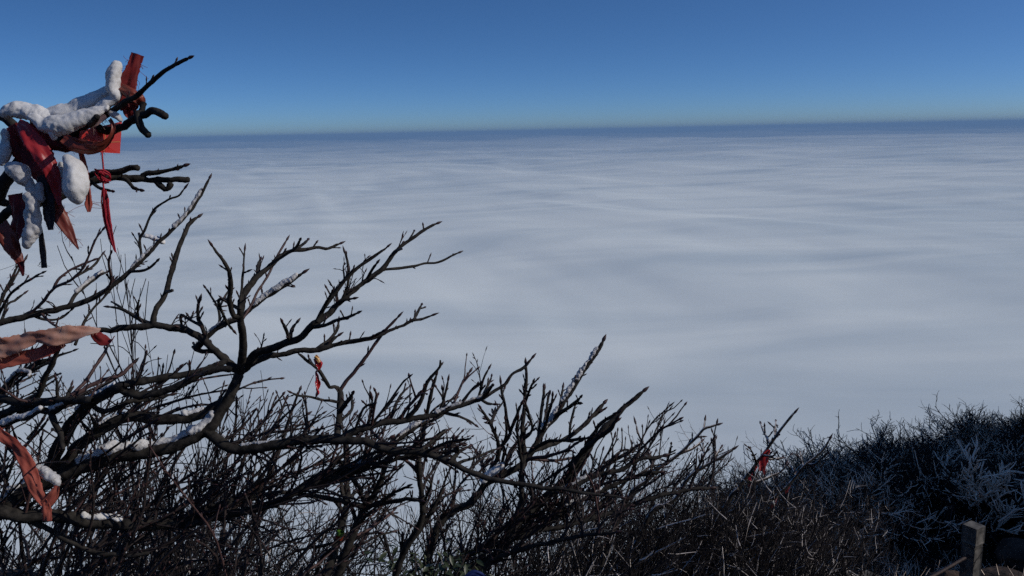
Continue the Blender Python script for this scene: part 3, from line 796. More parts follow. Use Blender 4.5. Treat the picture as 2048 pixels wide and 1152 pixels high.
# four shrubs with limbs that stand clear of the thicket
T7 = 'clear_'
parse('''
E1 - 12 2.6 d=6 e=5.8 S14 : 1150,1900 1190,1500 1240,1180 1300,1030 1331,1011 1355,990 1383,950 1422,925 1447,913 1467,899
E1a E1 3 1.6 S12 : 1383,950 1400,930 1408,905 1404,880
E1b E1 2.6 1.6 S12 : 1422,925 1436,905 1444,893
''', T7, 0)
T8 = 'clearb_'
parse('''
E2 - 12 2.2 d=5.6 e=5.5 S14 : 1080,1900 1130,1500 1190,1180 1250,1010 1300,955 1337,925 1367,901 1389,880 1407,858 1420,854 1433,850
E2a E2 2.2 1.4 S0 : 1407,858 1409,848 1410,841
E2b E2 2.8 1.6 S12 : 1360,907 1385,898 1402,884
E2c E2 2.6 1.6 S12 : 1330,930 1340,905 1342,888
E2d E2 3 1.4 S14 : 1300,955 1302,915 1278,870 1272,848
''', T8, 0)
T9 = 'clearc_'
parse('''
E3 - 13 2.2 d=6.4 e=6.2 S16 : 1270,1900 1320,1500 1380,1180 1450,1013 1475,976 1497,948 1518,922 1537,895 1553,869 1572,846 1588,828
E3a E3 2.6 1.4 S14 : 1538,890 1527,863 1522,847
E3b E3 2.2 1.4 S14 : 1548,872 1550,858 1551,842
E3c E3 2.8 1.4 S12 : 1512,928 1505,905 1498,895
E3d E3 2.4 1.4 S12 : 1530,925 1544,918 1560,916
E3e E3 2.2 1.4 S12 : 1536,920 1546,912 1553,905
E3f E3 3 1.6 S12 : 1490,960 1510,965 1560,945 1570,930
E3g E3 3.4 2.4 S12 : 1470,1050 1500,1000 1508,960 1509,940
''', T9, 0)
T10 = 'cleard_'
parse('''
E4 - 12 2 d=7 e=6.8 S14 : 1330,1900 1390,1500 1450,1180 1523,1020 1551,994 1586,959 1607,935 1624,921 1639,907 1650,893 1658,880
E4a E4 2.6 1.4 S12 : 1590,955 1580,930 1568,915
E4b E4 2.4 1.4 S12 : 1607,935 1602,915 1600,905
E4c E4 2.4 1.4 S12 : 1615,930 1630,928 1648,912
''', T10, 0)
for T in (T7, T8, T9, T10):
    for k in list(BR):
        if BR[k]['tree'] == T:
            b = BR[k]; P, R = b['P'], b['R']; s = b['d'].mean() / FPX
            if R[0] / s < 3.5 or True:
                n = len(P); cut = slice(int(n * 0.55), n) if k.endswith(('E1', 'E2', 'E3', 'E4')) else slice(0, n)
                Pf = P[cut] + np.array([-0.2, 0, 1.0]) * (R[cut][:, None] * 0.75)
                if len(Pf) > 4: b['mb'].tubes(Pf, R[cut] * 0.55, 5, 3, jit=0.25)
            b['mats'] = [BARK, TWIG, BUD, FROST]
EXTRA = [(T7, 'E1', 'frosted shrub whose bent limb leans low to the lee side, left of the ribbon-hung limb'), (T8, 'E2', 'frosted shrub with a limb rising over the thicket to a forked tip'),
         (T9, 'E3', 'frosted shrub with a long straight limb hung with two red rags'), (T10, 'E4', 'bare shrub with a dark curved tip standing clear in front of the slope')]

# the slope on the right
hill_dark = [bush_mesh('slope_bush', seed=200 + i, stems=9, kids=(5, 4, 3), lens=(0.50, 0.36, 0.20, 0.10), rad=(0.015, 0.007, 0.004, 0.0026), tilt=48, lean=0.12, frost=0.05) for i in range(4)]
hill_frost = [bush_mesh('frosty_bush', seed=220 + i, stems=9, kids=(5, 5, 4), lens=(0.46, 0.32, 0.17, 0.085), rad=(0.013, 0.006, 0.0034, 0.0025), tilt=55, lean=0.15, frost=0.42, thick=1.2) for i in range(4)]
def on_slope(n, ymin, ymax):
    out = []
    while len(out) < n:
        y = rnd.uniform(ymin, ymax); x = rnd.uniform(0.27 * y - 0.2, 0.66 * y + 1.0)
        out.append((x, y))
    return out
def where(x, y):
    px = float(to_px(np.array([x, y, float(ground_z(x, y))]))[0])
    side = 'at the left shoulder' if px < 1680 else 'left of the concrete post' if px < 1880 else 'behind the concrete post' if px < 1985 else 'right of the concrete post'
    return side
for (x, y) in on_slope(150, 8.2, 19.5):
    far_ = ', high on the slope' if y > 12.5 else ', half way up the slope' if y > 10 else ', low on the slope'
    fz = float(gnoise(np.array(x / 2.6), np.array(y / 3.4), 41))
    ridge = y > 15.5
    icy = (not ridge) and fz + rnd.uniform(-0.35, 0.35) > -0.12 and x < 0.62 * y
    H = rnd.uniform(0.55, 1.0) * (1.0 if not ridge else 0.55)
    if icy: put('frosty_bush', rnd.choice(hill_frost), x, y, H, rnd.uniform(-1, 1), 'frost-whitened bush ' + where(x, y) + far_, 'bush', 'frost-whitened bushes on the slope', rnd.uniform(1.0, 1.5))
    elif ridge: put('slope_bush', rnd.choice(hill_dark), x, y, H * 1.1, rnd.uniform(-1, 1), 'bare bush on the crest of the slope ' + where(x, y), 'bush', 'bushes along the top of the slope', rnd.uniform(0.8, 1.2))
    else: put('slope_bush', rnd.choice(hill_dark), x, y, H, rnd.uniform(-1, 1), 'low dark bare bush ' + where(x, y) + far_, 'bush', 'dark bushes on the slope', rnd.uniform(1.0, 1.5))
for i in range(46):
    px = 1600 + 460 * (i + 0.5) / 46 + rnd.uniform(-8, 8)
    topy = np.interp(px, [1600, 1650, 1700, 1760, 1850, 1950, 2048], [975, 955, 938, 915, 888, 858, 840]) + rnd.uniform(-6, 26)
    d = rnd.uniform(15, 18); p = px3(px, topy, d); H = p[2] - float(ground_z(p[0], p[1]))
    H = min(max(H, 0.3), 1.3)
    put('slope_bush', rnd.choice(hill_dark), p[0], p[1], H, rnd.uniform(-1, 1), ('taller' if H > 0.8 else 'short') + ' bare bush against the clouds on the skyline ' + where(p[0], p[1]), 'bush', 'bushes along the top of the slope', rnd.uniform(0.7, 1.1))
# a bush thick with rime near the concrete post
p = px3(1975, 1030, 8.6)
rime = bush_mesh('rimed_bush', seed=333, stems=7, kids=(5, 5, 4), lens=(0.46, 0.30, 0.15, 0.075), rad=(0.012, 0.007, 0.0045, 0.0036), tilt=62, lean=0.45, frost=0.95, thick=1.5)
o = put('rimed_bush', rime, p[0], p[1], 0.95, 0.2, 'bush thickly coated in white rime just behind the concrete post', 'bush', None, 1.35)

def build_undergrowth():
    n = 16000
    y = nrg.uniform(6.5, 20, n); x = nrg.uniform(0.22, 0.72, n) * y + nrg.uniform(-0.6, 0.8, n)
    z = ground_z(x, y)
    L = nrg.uniform(0.07, 0.28, n)
    a = nrg.uniform(0, 2 * math.pi, n); ti = np.radians(nrg.uniform(5, 80, n))
    D = np.stack([np.sin(ti) * np.cos(a), np.sin(ti) * np.sin(a), np.cos(ti)], 1)
    t = np.array([0, 0.5, 1.0])
    P = np.stack([x, y, z - 0.02], 1)[:, None, :] + D[:, None, :] * (L[:, None, None] * t[None, :, None])
    P[:, 1:, :] += nrg.normal(0, 0.02, (n, 2, 3))
    ice = (gnoise(x / 2.2, y / 2.8, 42) + nrg.uniform(-0.5, 0.5, n) > 0.25) & (y < 15.5)
    R = nrg.uniform(0.0025, 0.0045, n)[:, None] * np.array([1, 0.8, 0.4])[None] * np.where(ice, 1.2, 1.0)[:, None]
    b = MB(); b.tubes(P, R, 3, ice.astype(np.int32))
    tag(b.build('undergrowth', [DARKTWIG, SHADED_RIME]), kind='stuff')
build_undergrowth()

# the evergreen bush at the foot of the picture
def build_evergreen():
    loc = px3(850, 1400, 2.9)
    root = empty('evergreen_bush', tuple(loc), 'low leafy evergreen bush with dark drooping leaves at the foot of the saplings', 'bush')
    mb = MB(); v = []
    t = np.linspace(-1, 1, 5); w = np.array([0.05, 0.8, 1.0, 0.75, 0.03])
    V = []
    for ti, wi in zip(t, w):
        for q in (-1, 0, 1): V.append((ti * 0.5, q * 0.17 * wi, -0.10 * ti * ti + abs(q) * 0.05))
    V = np.array(V); V2 = V - np.array([0, 0, 0.012]); n = len(V)
    Q = [(i * 3 + j, i * 3 + j + 1, (i + 1) * 3 + j + 1, (i + 1) * 3 + j) for i in range(4) for j in range(2)]
    mb.quads(V, Q); mb.quads(V2, [q[::-1] for q in Q])
    me = mb.mesh('leaf', LEAF)
    for k in range(15):
        px = rnd.uniform(750, 960); py = np.interp(px, [740, 790, 830, 960], [1150, 1095, 1088, 1105]) + rnd.uniform(0, 50)
        d = rnd.uniform(2.75, 3.15); top = px3(px, py, d); base = loc + nrg.normal(0, 0.08, 3)
        tt = np.linspace(0, 1, 9)[:, None]
        P = base[None] * (1 - tt) + top[None] * tt + np.sin(tt * math.pi) * nrg.normal(0, 0.03, 3)[None]
        b = MB(); b.tubes(P, np.linspace(0.006, 0.0022, 9), 5, 0)
        st = b.build('stem', [TWIG], root, loc)
        for q in range(20):
            u = rnd.uniform(0.78, 1.0); i = min(7, int(u * 8)); pp = P[i] + (P[i + 1] - P[i]) * rnd.random() + nrg.normal(0, 0.025, 3)
            o = bpy.data.objects.new('leaf', me); C.objects.link(o); o.parent = root
            L = rnd.uniform(0.028, 0.048)
            yaw = rnd.uniform(0, 2 * math.pi); pitch = rnd.uniform(-0.2, 1.2)
            e = Euler((rnd.uniform(-0.6, 0.6), pitch, yaw))
            o.rotation_euler = e
            o.location = Vector(pp - loc) + e.to_matrix() @ Vector((L * 0.55, 0, 0)); o.scale = (L, L, L)
build_evergreen()
import bmesh
# ---------------------------------------------------------------- snow
def sines(P, f, seed, n=10):
    g = np.random.default_rng(seed); out = np.zeros(P.shape[:-1])
    for i in range(n):
        k = g.normal(0, 1, 3); k *= f * g.uniform(0.5, 1.6) / np.linalg.norm(k)
        out += np.sin(P @ k + g.uniform(0, 6.3)) / n
    return out * 1.6

def remeshed(name, balls, voxel, mat, rm, amp, seed):
    """One solid lump out of many overlapping balls (x, y, z, r)."""
    bm = bmesh.new()
    for (x, y, z, r) in balls:
        bmesh.ops.create_icosphere(bm, subdivisions=2, radius=r, matrix=Matrix.Translation((x, y, z)))
    me = bpy.data.meshes.new(name); bm.to_mesh(me); bm.free()
    o = bpy.data.objects.new(name, me); C.objects.link(o)
    md = o.modifiers.new('r', 'REMESH'); md.mode = 'VOXEL'; md.voxel_size = voxel; md.use_smooth_shade = True
    sm = o.modifiers.new('s', 'SMOOTH'); sm.factor = 0.5; sm.iterations = 6
    dg = bpy.context.evaluated_depsgraph_get(); ev = o.evaluated_get(dg)
    me2 = bpy.data.meshes.new_from_object(ev, depsgraph=dg)
    o.modifiers.clear(); o.data = me2; bpy.data.meshes.remove(me); me2.name = name
    n = len(me2.vertices); V = np.empty(n * 3); N = np.empty(n * 3)
    me2.vertices.foreach_get('co', V); me2.vertex_normals.foreach_get('vector', N)
    V = V.reshape(-1, 3); N = N.reshape(-1, 3)
    dsp = rm * amp * (0.75 * sines(V, 1.3 / rm, seed) + 0.55 * sines(V, 3.2 / rm, seed + 1) + 0.38 * sines(V, 7.0 / rm, seed + 2, 14) + 0.05 * nrg.normal(0, 1, n))
    me2.vertices.foreach_set('co', (V + N * dsp[:, None]).ravel())
    me2.polygons.foreach_set('use_smooth', np.ones(len(me2.polygons), dtype=bool))
    me2.materials.clear(); me2.materials.append(mat); me2.update()
    return o

def lump(pts, d, label, mat=None, depth=0.8, amp=0.28, seed=1, name='snow_clump', d2=None, group=None, frost=False):
    """A clump of snow along points (x, y, radius) of the picture, d metres away."""
    pts = np.array(pts, float); Q = catmull(pts[:, :2], 2.0)
    kk = np.concatenate([[0], np.cumsum(np.linalg.norm(np.diff(pts[:, :2], axis=0), axis=1))]); kk /= kk[-1]
    L = np.concatenate([[0], np.cumsum(np.linalg.norm(np.diff(Q, axis=0), axis=1))])
    g = np.random.default_rng(seed); balls = []; rm = pts[:, 2].mean(); s = d / FPX
    step = rm * 0.22; n = max(4, int(L[-1] / step))
    wob = np.interp(np.arange(n + 1), np.arange(0, n + 9, 8), g.uniform(0.72, 1.06, len(np.arange(0, n + 9, 8))))
    ox = np.interp(np.arange(n + 1), np.arange(0, n + 8, 7), g.normal(0, 0.16, len(np.arange(0, n + 8, 7))))
    oy = np.interp(np.arange(n + 1), np.arange(0, n + 8, 7), g.normal(0, 0.16, len(np.arange(0, n + 8, 7))))
    for q in range(n + 1):
        l = L[-1] * q / n; u = l / L[-1]
        x, y = np.interp(l, L, Q[:, 0]), np.interp(l, L, Q[:, 1]); r = np.interp(u, kk, pts[:, 2]); dd = d + ((d2 or d) - d) * u
        r2 = r * wob[q]
        p = px3(x + ox[q] * r, y + oy[q] * r, dd); balls.append((p[0], p[1], p[2], r2 * s))
        if not frost:
            for w in (-1, 1):                      # broader from front to back than it is high
                p = px3(x + ox[q] * r, y + oy[q] * r + 0.25 * r, dd + w * 0.6 * r * s * depth); balls.append((p[0], p[1], p[2], r2 * s * 0.8))
    return tag(remeshed(name, balls, rm * s / (5.5 if not frost else 3.6), mat or SNOW, rm * s, amp, seed), label, 'snow', group)

def snow_on(key, u0, u1, rs, label, mat=None, side=(0, 0), seed=3, group=None, amp=0.35):
    """Snow lying along part of a limb."""
    b = BR[key]; i0, i1 = np.searchsorted(b['t'], [u0, u1]); i1 = min(i1, len(b['d']) - 1)
    sl = slice(i0, i1 + 1); px, r, d = b['px'][sl], b['r'][sl], b['d'][sl]
    T = np.gradient(px, axis=0); T /= np.linalg.norm(T, axis=1, keepdims=True)
    N = np.stack([T[:, 1], -T[:, 0]], 1); N *= np.where(N[:, 1:2] > 0, -1, 1)      # the upper side in view
    up = np.array([[0.0, -1.0]]) * 0.5 + N * 0.5; up /= np.linalg.norm(up, axis=1, keepdims=True)
    Q = px + up * (r * 0.75 + rs * 0.45)[:, None]
    g = np.random.default_rng(seed)
    rad = rs * (1 + 0.35 * np.interp(np.arange(len(Q)), np.arange(0, len(Q) + 4, 3), g.uniform(-1, 1, len(np.arange(0, len(Q) + 4, 3)))))
    return lump(np.column_stack([Q, rad])[::2], d[0] - 0.5 * rs * d[0] / FPX, label, mat, 0.85, amp, seed, 'snow', d[-1], group, frost=rs < 5)

# ---------------------------------------------------------------- ribbons
def cloth(name, c0, c1, rough=0.55, trans=0.25, spec=0.4, scale=30):
    return noisy_mat(name, c0, c1, scale=scale, rough=rough, bump=0.25, bscale=900, spec=spec, trans=trans, dist=0.0006)
RED = cloth('red_satin', (0.38, 0.020, 0.026), (0.56, 0.050, 0.055), rough=0.38, spec=0.5, trans=0.38)
DKRED = cloth('weathered_red_cloth', (0.12, 0.010, 0.012), (0.32, 0.030, 0.028), rough=0.6, trans=0.35)
BROWNRED = cloth('brown_red_cloth', (0.16, 0.028, 0.018), (0.34, 0.075, 0.045), rough=0.4, trans=0.35, spec=0.5)
PINK = cloth('faded_pink_cloth', (0.52, 0.22, 0.15), (0.74, 0.46, 0.34), rough=0.75, trans=0.3, scale=22)
PINKRED = cloth('faded_red_cloth', (0.34, 0.060, 0.042), (0.50, 0.13, 0.085), rough=0.7, trans=0.3, scale=18)
BLACKC = cloth('black_and_shadow_cloth', (0.012, 0.010, 0.012), (0.040, 0.030, 0.032), rough=0.7, trans=0.05)
CORD = noisy_mat('red_cord', (0.25, 0.008, 0.018), (0.45, 0.02, 0.04), scale=200, rough=0.6, bump=0.3)
CARD = noisy_mat('red_card', (0.42, 0.012, 0.008), (0.55, 0.022, 0.012), scale=12, rough=0.35, bump=0.05, spec=0.5)
GOLD = noisy_mat('gold_print', (0.34, 0.15, 0.03), (0.50, 0.25, 0.06), scale=50, rough=0.35, bump=0.0, spec=0.6)
FOIL = noisy_mat('red_foil', (0.30, 0.010, 0.012), (0.50, 0.03, 0.03), scale=60, rough=0.16, bump=0.8, bscale=120, spec=0.8, dist=0.004)
GAUZE = cloth('frayed_pale_gauze', (0.40, 0.25, 0.22), (0.60, 0.42, 0.38), rough=0.8, trans=0.6)

def strip(mb, pts, d, mat=0, wave=0.22, seed=5, nz=13, thick=0.0006):
    """A band of cloth along points (x, y, width, turn in degrees[, depth offset]); it has a front, a back and edges."""
    pts = [tuple(p) + (0.0,) * (5 - len(p)) for p in pts]
    A = np.array(pts, float); Q = catmull(A[:, :2], 4.0)
    kk = np.concatenate([[0], np.cumsum(np.linalg.norm(np.diff(A[:, :2], axis=0), axis=1))]); L = np.concatenate([[0], np.cumsum(np.linalg.norm(np.diff(Q, axis=0), axis=1))])
    u, kk = L / L[-1], kk / kk[-1]
    w = np.interp(u, kk, A[:, 2]); tw = -np.radians(np.interp(u, kk, A[:, 3])); dz = np.interp(u, kk, A[:, 4])
    s = d / FPX
    P = np.array([px3(q[0], q[1], d + z) for q, z in zip(Q, dz)])
    T = np.gradient(P, axis=0); T /= np.linalg.norm(T, axis=1, keepdims=True)
    X = np.cross(AX_F, T); X /= np.linalg.norm(X, axis=1, keepdims=True); Y = np.cross(T, X)
    W = X * np.cos(tw)[:, None] + Y * np.sin(tw)[:, None]; N = np.cross(T, W)
    v = np.linspace(-0.5, 0.5, nz)
    g = np.random.default_rng(seed); ph = g.uniform(0, 6.3, 4)
    uu = L * s
    bow = wave * (np.sin(v[None] * 7 + uu[:, None] * 60 + ph[0]) * 0.35 + np.sin(v[None] * 12 - uu[:, None] * 95 + ph[1]) * 0.2 + np.sin(v[None] * 21 + uu[:, None] * 170 + ph[3]) * 0.10 + np.sin(v[None] * 5 - uu[:, None] * 240 + ph[0]) * 0.06 + 0.5 * (v[None]**2 * 4 - 0.5) * np.sin(uu[:, None] * 30 + ph[2]))
    edge = 1 + 0.05 * g.normal(0, 1, (len(Q), 1)) * (np.abs(v[None]) > 0.49)
    F = P[:, None] + W[:, None] * (v[None] * edge * (w * s)[:, None])[..., None] + N[:, None] * (bow * (w * s)[:, None])[..., None]
    Bk = F + N[:, None] * thick
    V = np.concatenate([F, Bk[:, ::-1]], axis=1); n = 2 * nz
    i = np.arange(len(Q) - 1)[:, None] * n; j = np.arange(n)[None]; j2 = (j + 1) % n
    mb.quads(V.reshape(-1, 3), np.stack([i + j, i + j2, i + n + j2, i + n + j], -1).reshape(-1, 4), mat)
    return F

def threads(mb, F, rows, n, lo, hi, mat=0, down=0.6, seed=2, r=0.00035):
    """Loose threads that fray out of a band's edges."""
    g = np.random.default_rng(seed); PP = []
    for _ in range(n):
        i = int(g.uniform(*rows) * (len(F) - 1)); sd = 0 if g.random() < 0.5 else -1
        p = F[i, sd]; o = F[i, sd] - F[i, F.shape[1] // 2]; o = o / (np.linalg.norm(o) + 1e-9)
        Ln = g.uniform(lo, hi); d = o + AX_U * (-down) + g.normal(0, 0.4, 3); d /= np.linalg.norm(d)
        t = np.linspace(0, 1, 6)[:, None]
        PP.append(p + d * Ln * t + g.normal(0, 1, 3)[None] * Ln * 0.25 * t**2)
    mb.tubes(np.array(PP), np.full((n, 6), r), 3, mat)

def ribbon(label, bands, d, mats, name='ribbon', cat='ribbon', wave=0.18, seed=5, fray=None, part_labels=None, group=None):
    """bands: list of (part name, material, points). One band gives a single mesh; more give parts of one ribbon."""
    loc = px3(bands[0][2][0][0], bands[0][2][0][1], d)
    root = empty(name, tuple(loc), label, cat, group)
    for q, (pn, mt, pts) in enumerate(bands):
        mb = MB(); F = strip(mb, pts, d, 0, wave, seed + q)
        o = mb.build(pn, mt, root, loc)
        if fray and fray[0] == q:
            tb = MB(); threads(tb, F, fray[1], fray[2], fray[3], fray[4], seed=seed); tb.build('frayed_threads', mt, root, loc)
    return root

D1 = 1.40
ribbon('glossy bright red ribbon hanging in front of the snowy bundle on the gnarled branch',
       [('band', RED, [(36, 246, 20, 5, 0.0), (50, 258, 30, 10, -0.015), (66, 282, 36, 18, -0.02), (86, 310, 38, 26, -0.022), (101, 338, 31, 34, -0.02), (110, 366, 22, 20, -0.015), (116, 394, 14, 10, -0.01), (120, 410, 8, 0, -0.01)])], D1 - 0.03, None, wave=0.17, seed=4)
ribbon('dark red cloth strip in the shade behind the glossy bright red ribbon',
       [('band', DKRED, [(24, 250, 30, -10), (40, 290, 44, -14), (60, 325, 44, -20), (84, 355, 34, -12), (100, 390, 20, 0)]), ('loop', DKRED, [(58, 246, 44, 10), (90, 262, 52, 18), (118, 282, 44, -12), (150, 284, 34, 8), (176, 274, 30, 0)])], D1 + 0.02, None, seed=9)
ribbon('shiny orange-brown ribbon curling round under the red card',
       [('band', BROWNRED, [(126, 276, 20, 10), (146, 288, 28, -8), (164, 294, 31, -22), (186, 296, 27, -34), (206, 290, 18, -48), (219, 278, 12, -60), (226, 264, 9, -40), (226, 250, 8, 0), (219, 238, 9, 20)])], D1 - 0.05, None, wave=0.16, seed=12, fray=(0, (0.1, 0.7), 13, 0.003, 0.0090))
ribbon('pale frayed scrap of gauze beside the crumb of icy snow', [('band', GAUZE, [(212, 232, 8, 0), (200, 240, 12, 30), (190, 250, 8, -20), (180, 256, 3, 0)])], D1 - 0.045, None, seed=13, fray=(0, (0.1, 1.0), 18, 0.004, 0.0090))
ribbon('dark red ribbon standing upright above the snow, knotted round the branch',
       [('band', DKRED, [(275, 108, 25, 10), (270, 124, 24, 20), (264, 142, 25, 26), (256, 162, 34, 20), (250, 182, 42, 8), (256, 200, 50, -6), (262, 214, 44, 10)]), ('knot', BROWNRED, [(240, 176, 20, 0, -0.012), (262, 186, 26, 20, -0.02), (278, 198, 24, 40, -0.014), (284, 208, 18, 60, 0.0)]), ('tail', DKRED, [(262, 206, 34, 0), (258, 220, 26, 12), (262, 233, 18, -14)])], D1 - 0.01, None, seed=15, fray=(0, (0.0, 0.9), 19, 0.004, 0.0165))
ribbon('faded dark red ribbon drooping to a point at the picture edge under the bundle',
       [('band', DKRED, [(30, 388, 30, 0), (36, 420, 38, -16), (34, 450, 42, -24), (30, 480, 42, -30), (36, 508, 30, -24), (42, 530, 16, -10), (46, 552, 4, 0)]), ('fold', BROWNRED, [(0, 448, 30, 10, -0.012), (14, 474, 36, 30, -0.016), (28, 500, 28, 40, -0.014), (40, 524, 14, 30, -0.01)])], D1 - 0.02, None, seed=19, fray=(0, (0.75, 1.0), 5, 0.01, 0.0375))
ribbon('orange-red pointed ribbon tail hanging right of a black strip',
       [('band', BROWNRED, [(104, 398, 20, 0), (112, 418, 28, 20), (124, 440, 28, 26), (138, 464, 20, 30), (149, 484, 10, 20), (157, 499, 2, 0)])], D1 - 0.02, None, wave=0.12, seed=23, fray=(0, (0.2, 1.0), 18, 0.004, 0.0120))
ribbon('shadow-black strip of cloth hanging in the middle of the ribbon bundle',
       [('band', BLACKC, [(84, 350, 26, 0), (92, 380, 30, 14), (97, 410, 28, -10), (99, 436, 22, 12), (101, 460, 10, 0)])], D1 - 0.03, None, seed=27, fray=(0, (0.5, 1.0), 5, 0.004, 0.0105))  # the black colour stands in for shadow inside the bundle
ribbon('thin black strip dangling alone below the ribbon bundle',
       [('band', BLACKC, [(75, 430, 7, 0), (79, 456, 9, 30), (83, 480, 11, 60), (86, 506, 12, 20), (88, 536, 11, 0)])], D1, None, seed=31, fray=(0, (0.9, 1.0), 5, 0.003, 0.0060))
ribbon('narrow pink strip hanging behind the round snow clump',
       [('band', PINKRED, [(160, 300, 10, 0), (168, 330, 11, 16), (174, 360, 9, -16), (177, 392, 10, 0), (177, 410, 15, 20), (178, 424, 6, 0)])], D1 + 0.01, None, seed=35, fray=(0, (0.8, 1.0), 6, 0.006, 0.0263))

# the red card
def build_card():
    loc = px3(205, 274, D1 - 0.02); root = empty('card', tuple(loc), 'flat red paper card with gold lines hanging among the ribbons', 'card')
    c = [np.array(px3(x, y, D1 - 0.02 + z)) for x, y, z in ((160, 262, -0.012), (244, 243, 0.030), (240, 307, 0.030), (158, 302, -0.010))]
    n = np.cross(c[1] - c[0], c[3] - c[0]); n /= np.linalg.norm(n)
    if n.dot(AX_F) > 0: n = -n
    def slab(p, th, off): 
        q = [x + n * off for x in p]; return np.array(q + [x - n * th for x in q])
    Q = [(0, 1, 2, 3), (7, 6, 5, 4), (0, 4, 5, 1), (1, 5, 6, 2), (2, 6, 7, 3), (3, 7, 4, 0)]
    b = MB(); b.quads(slab(c, 0.0012, 0), Q); b.build('sheet', CARD, root, loc, smooth=False)
    def at(u, v): return c[0] * (1 - u) * (1 - v) + c[1] * u * (1 - v) + c[2] * u * v + c[3] * (1 - u) * v
    b = MB()
    for (u0, v0, u1, v1) in ((0.60, 0.20, 0.615, 0.95), (0.80, 0.30, 0.98, 0.33), (0.55, 0.62, 0.97, 0.64)):
        b.quads(slab([at(u0, v0), at(u1, v0), at(u1, v1), at(u0, v1)], 0.0003, 0.0005), Q)
    b.build('gold_line', GOLD, root, loc, smooth=False)
build_card()

# the red tassel
def build_tassel():
    d = D1 + 0.03; s = d / FPX
    loc = px3(206, 308, d); root = empty('tassel', tuple(loc), 'red knotted cord with a long thin tassel hanging below the red card', 'tassel')
    line = lambda pts: np.array([px3(x, y, d + z) for x, y, z in [p if len(p) == 3 else p + (0,) for p in pts]])
    b = MB(); P = catmull(np.array([(204, 300), (205, 318), (207, 340), (206, 362), (208, 382)], float), 3)
    b.tubes(np.array([px3(x, y, d) for x, y in P]), np.full(len(P), 1.7 * s), 6, 0); b.build('cord', CORD, root, loc)
    b = MB()
    for k in range(7):
        a = np.linspace(0, 2 * math.pi, 22); cx, cy = 207 + rnd.uniform(-8, 12), 350 + rnd.uniform(-10, 12); rx, ry = rnd.uniform(6, 16), rnd.uniform(4, 9); ph = rnd.uniform(0, 3)
        P = np.array([px3(cx + rx * math.cos(t), cy + ry * math.sin(t + 0.6 * ph), d + 8 * s * math.sin(t + ph)) for t in a])
        b.tubes(P, np.full(22, 1.5 * s), 5, 0)
    b.build('knot', CORD, root, loc)
    b = MB(); PP = []
    for k in range(64):
        u = rnd.uniform(-1, 1); w = rnd.uniform(-1, 1); e = rnd.uniform(0.72, 1.0)
        ys = np.linspace(380, 380 + 126 * e, 10); ce = np.interp(ys, [380, 434, 480, 506], [208, 213, 223, 231])
        half = np.interp(ys, [380, 395, 434, 480, 506], [4, 7.5, 7, 5, 1.5])
        PP.append([px3(c_ + u * h + rnd.uniform(-0.8, 0.8), y_, d + w * h * s * 0.9) for c_, h, y_ in zip(ce, half, ys)])
    b.tubes(np.array(PP), np.full((64, 10), 0.9 * s), 3, 0); b.build('fringe', CORD, root, loc)
build_tassel()

# the long pale ribbon
D2 = 1.95
ribbon('long faded pink ribbon stretched flat along the arching branch from the picture edge',
       [('band', PINK, [(-120, 712, 56, 0, -0.03), (-50, 700, 44, 14, -0.03), (10, 694, 40, -8, -0.03), (42, 684, 34, 20, -0.03), (72, 674, 24, -12, -0.03), (105, 674, 36, 10, -0.035), (140, 668, 34, -10, -0.03), (172, 663, 22, 30, -0.025), (200, 660, 14, 60, -0.02)]),
        ('lower_band', PINKRED, [(-120, 735, 40, 10, -0.015), (-40, 726, 42, -10, -0.02), (0, 722, 34, 12, -0.02), (40, 716, 26, 0, -0.02), (80, 706, 26, 18, -0.02), (104, 694, 26, -10, -0.02), (128, 682, 20, 10, -0.02)]),
        ('hanging_end', DKRED, [(184, 664, 14, 0), (196, 674, 22, 20), (210, 682, 24, 40), (222, 682, 16, 60), (229, 672, 8, 80)])], D2, None, wave=0.13, seed=41, fray=(0, (0.35, 1.0), 31, 0.004, 0.0105))
ribbon('faded red ribbon looped round the snowy low limb at the picture edge',
       [('band', PINKRED, [(-40, 830, 18, 0), (0, 868, 20, 20), (30, 892, 24, -10), (50, 920, 28, 14), (62, 952, 28, 24), (74, 984, 24, 10), (90, 1008, 16, 0)]),
        ('arm', PINKRED, [(114, 972, 10, 0), (108, 988, 18, 20), (98, 1002, 22, 10), (88, 1010, 18, 0)]), ('tail', PINKRED, [(90, 1004, 16, 0), (93, 1022, 20, 14), (94, 1042, 18, -10)])], 2.0, None, wave=0.13, seed=47, fray=(0, (0.2, 0.8), 27, 0.005, 0.0120))
# the foil wrapper
def build_foil():
    d = 2.05; loc = px3(634, 716, d); root = empty('foil_streamer', tuple(loc), 'twisted shiny red foil streamer hanging from a twig in the middle of the tree', 'streamer')
    b = MB(); strip(b, [(630, 716, 10, 0), (638, 728, 16, 30), (637, 738, 14, 80), (632, 744, 6, 120), (634, 752, 9, 150), (635, 760, 8, 190), (635, 768, 13, 230), (634, 778, 14, 270), (634, 786, 12, 300), (632, 793, 3, 320)], d, 0, 0.5, 51)
    b.build('band', FOIL, root, loc)
    b = MB(); strip(b, [(630, 712, 8, 0), (635, 716, 8, 30), (640, 724, 7, 60)], d - 0.005, 0, 0.4, 52); b.build('gold_end', GOLD, root, loc)
build_foil()
ribbon('ragged red cloth hanging nearer the tip of the straight frosted limb in the thicket', [('band', RED, [(1540, 900, 5, 0), (1532, 908, 12, 10), (1527, 922, 17, -10), (1523, 934, 15, 20), (1521, 942, 10, 0)]), ('tail', DKRED, [(1529, 930, 7, 0), (1528, 940, 6, 10), (1528, 950, 2, 0)])], 6.2, None, name='rag', cat='rag', seed=55)
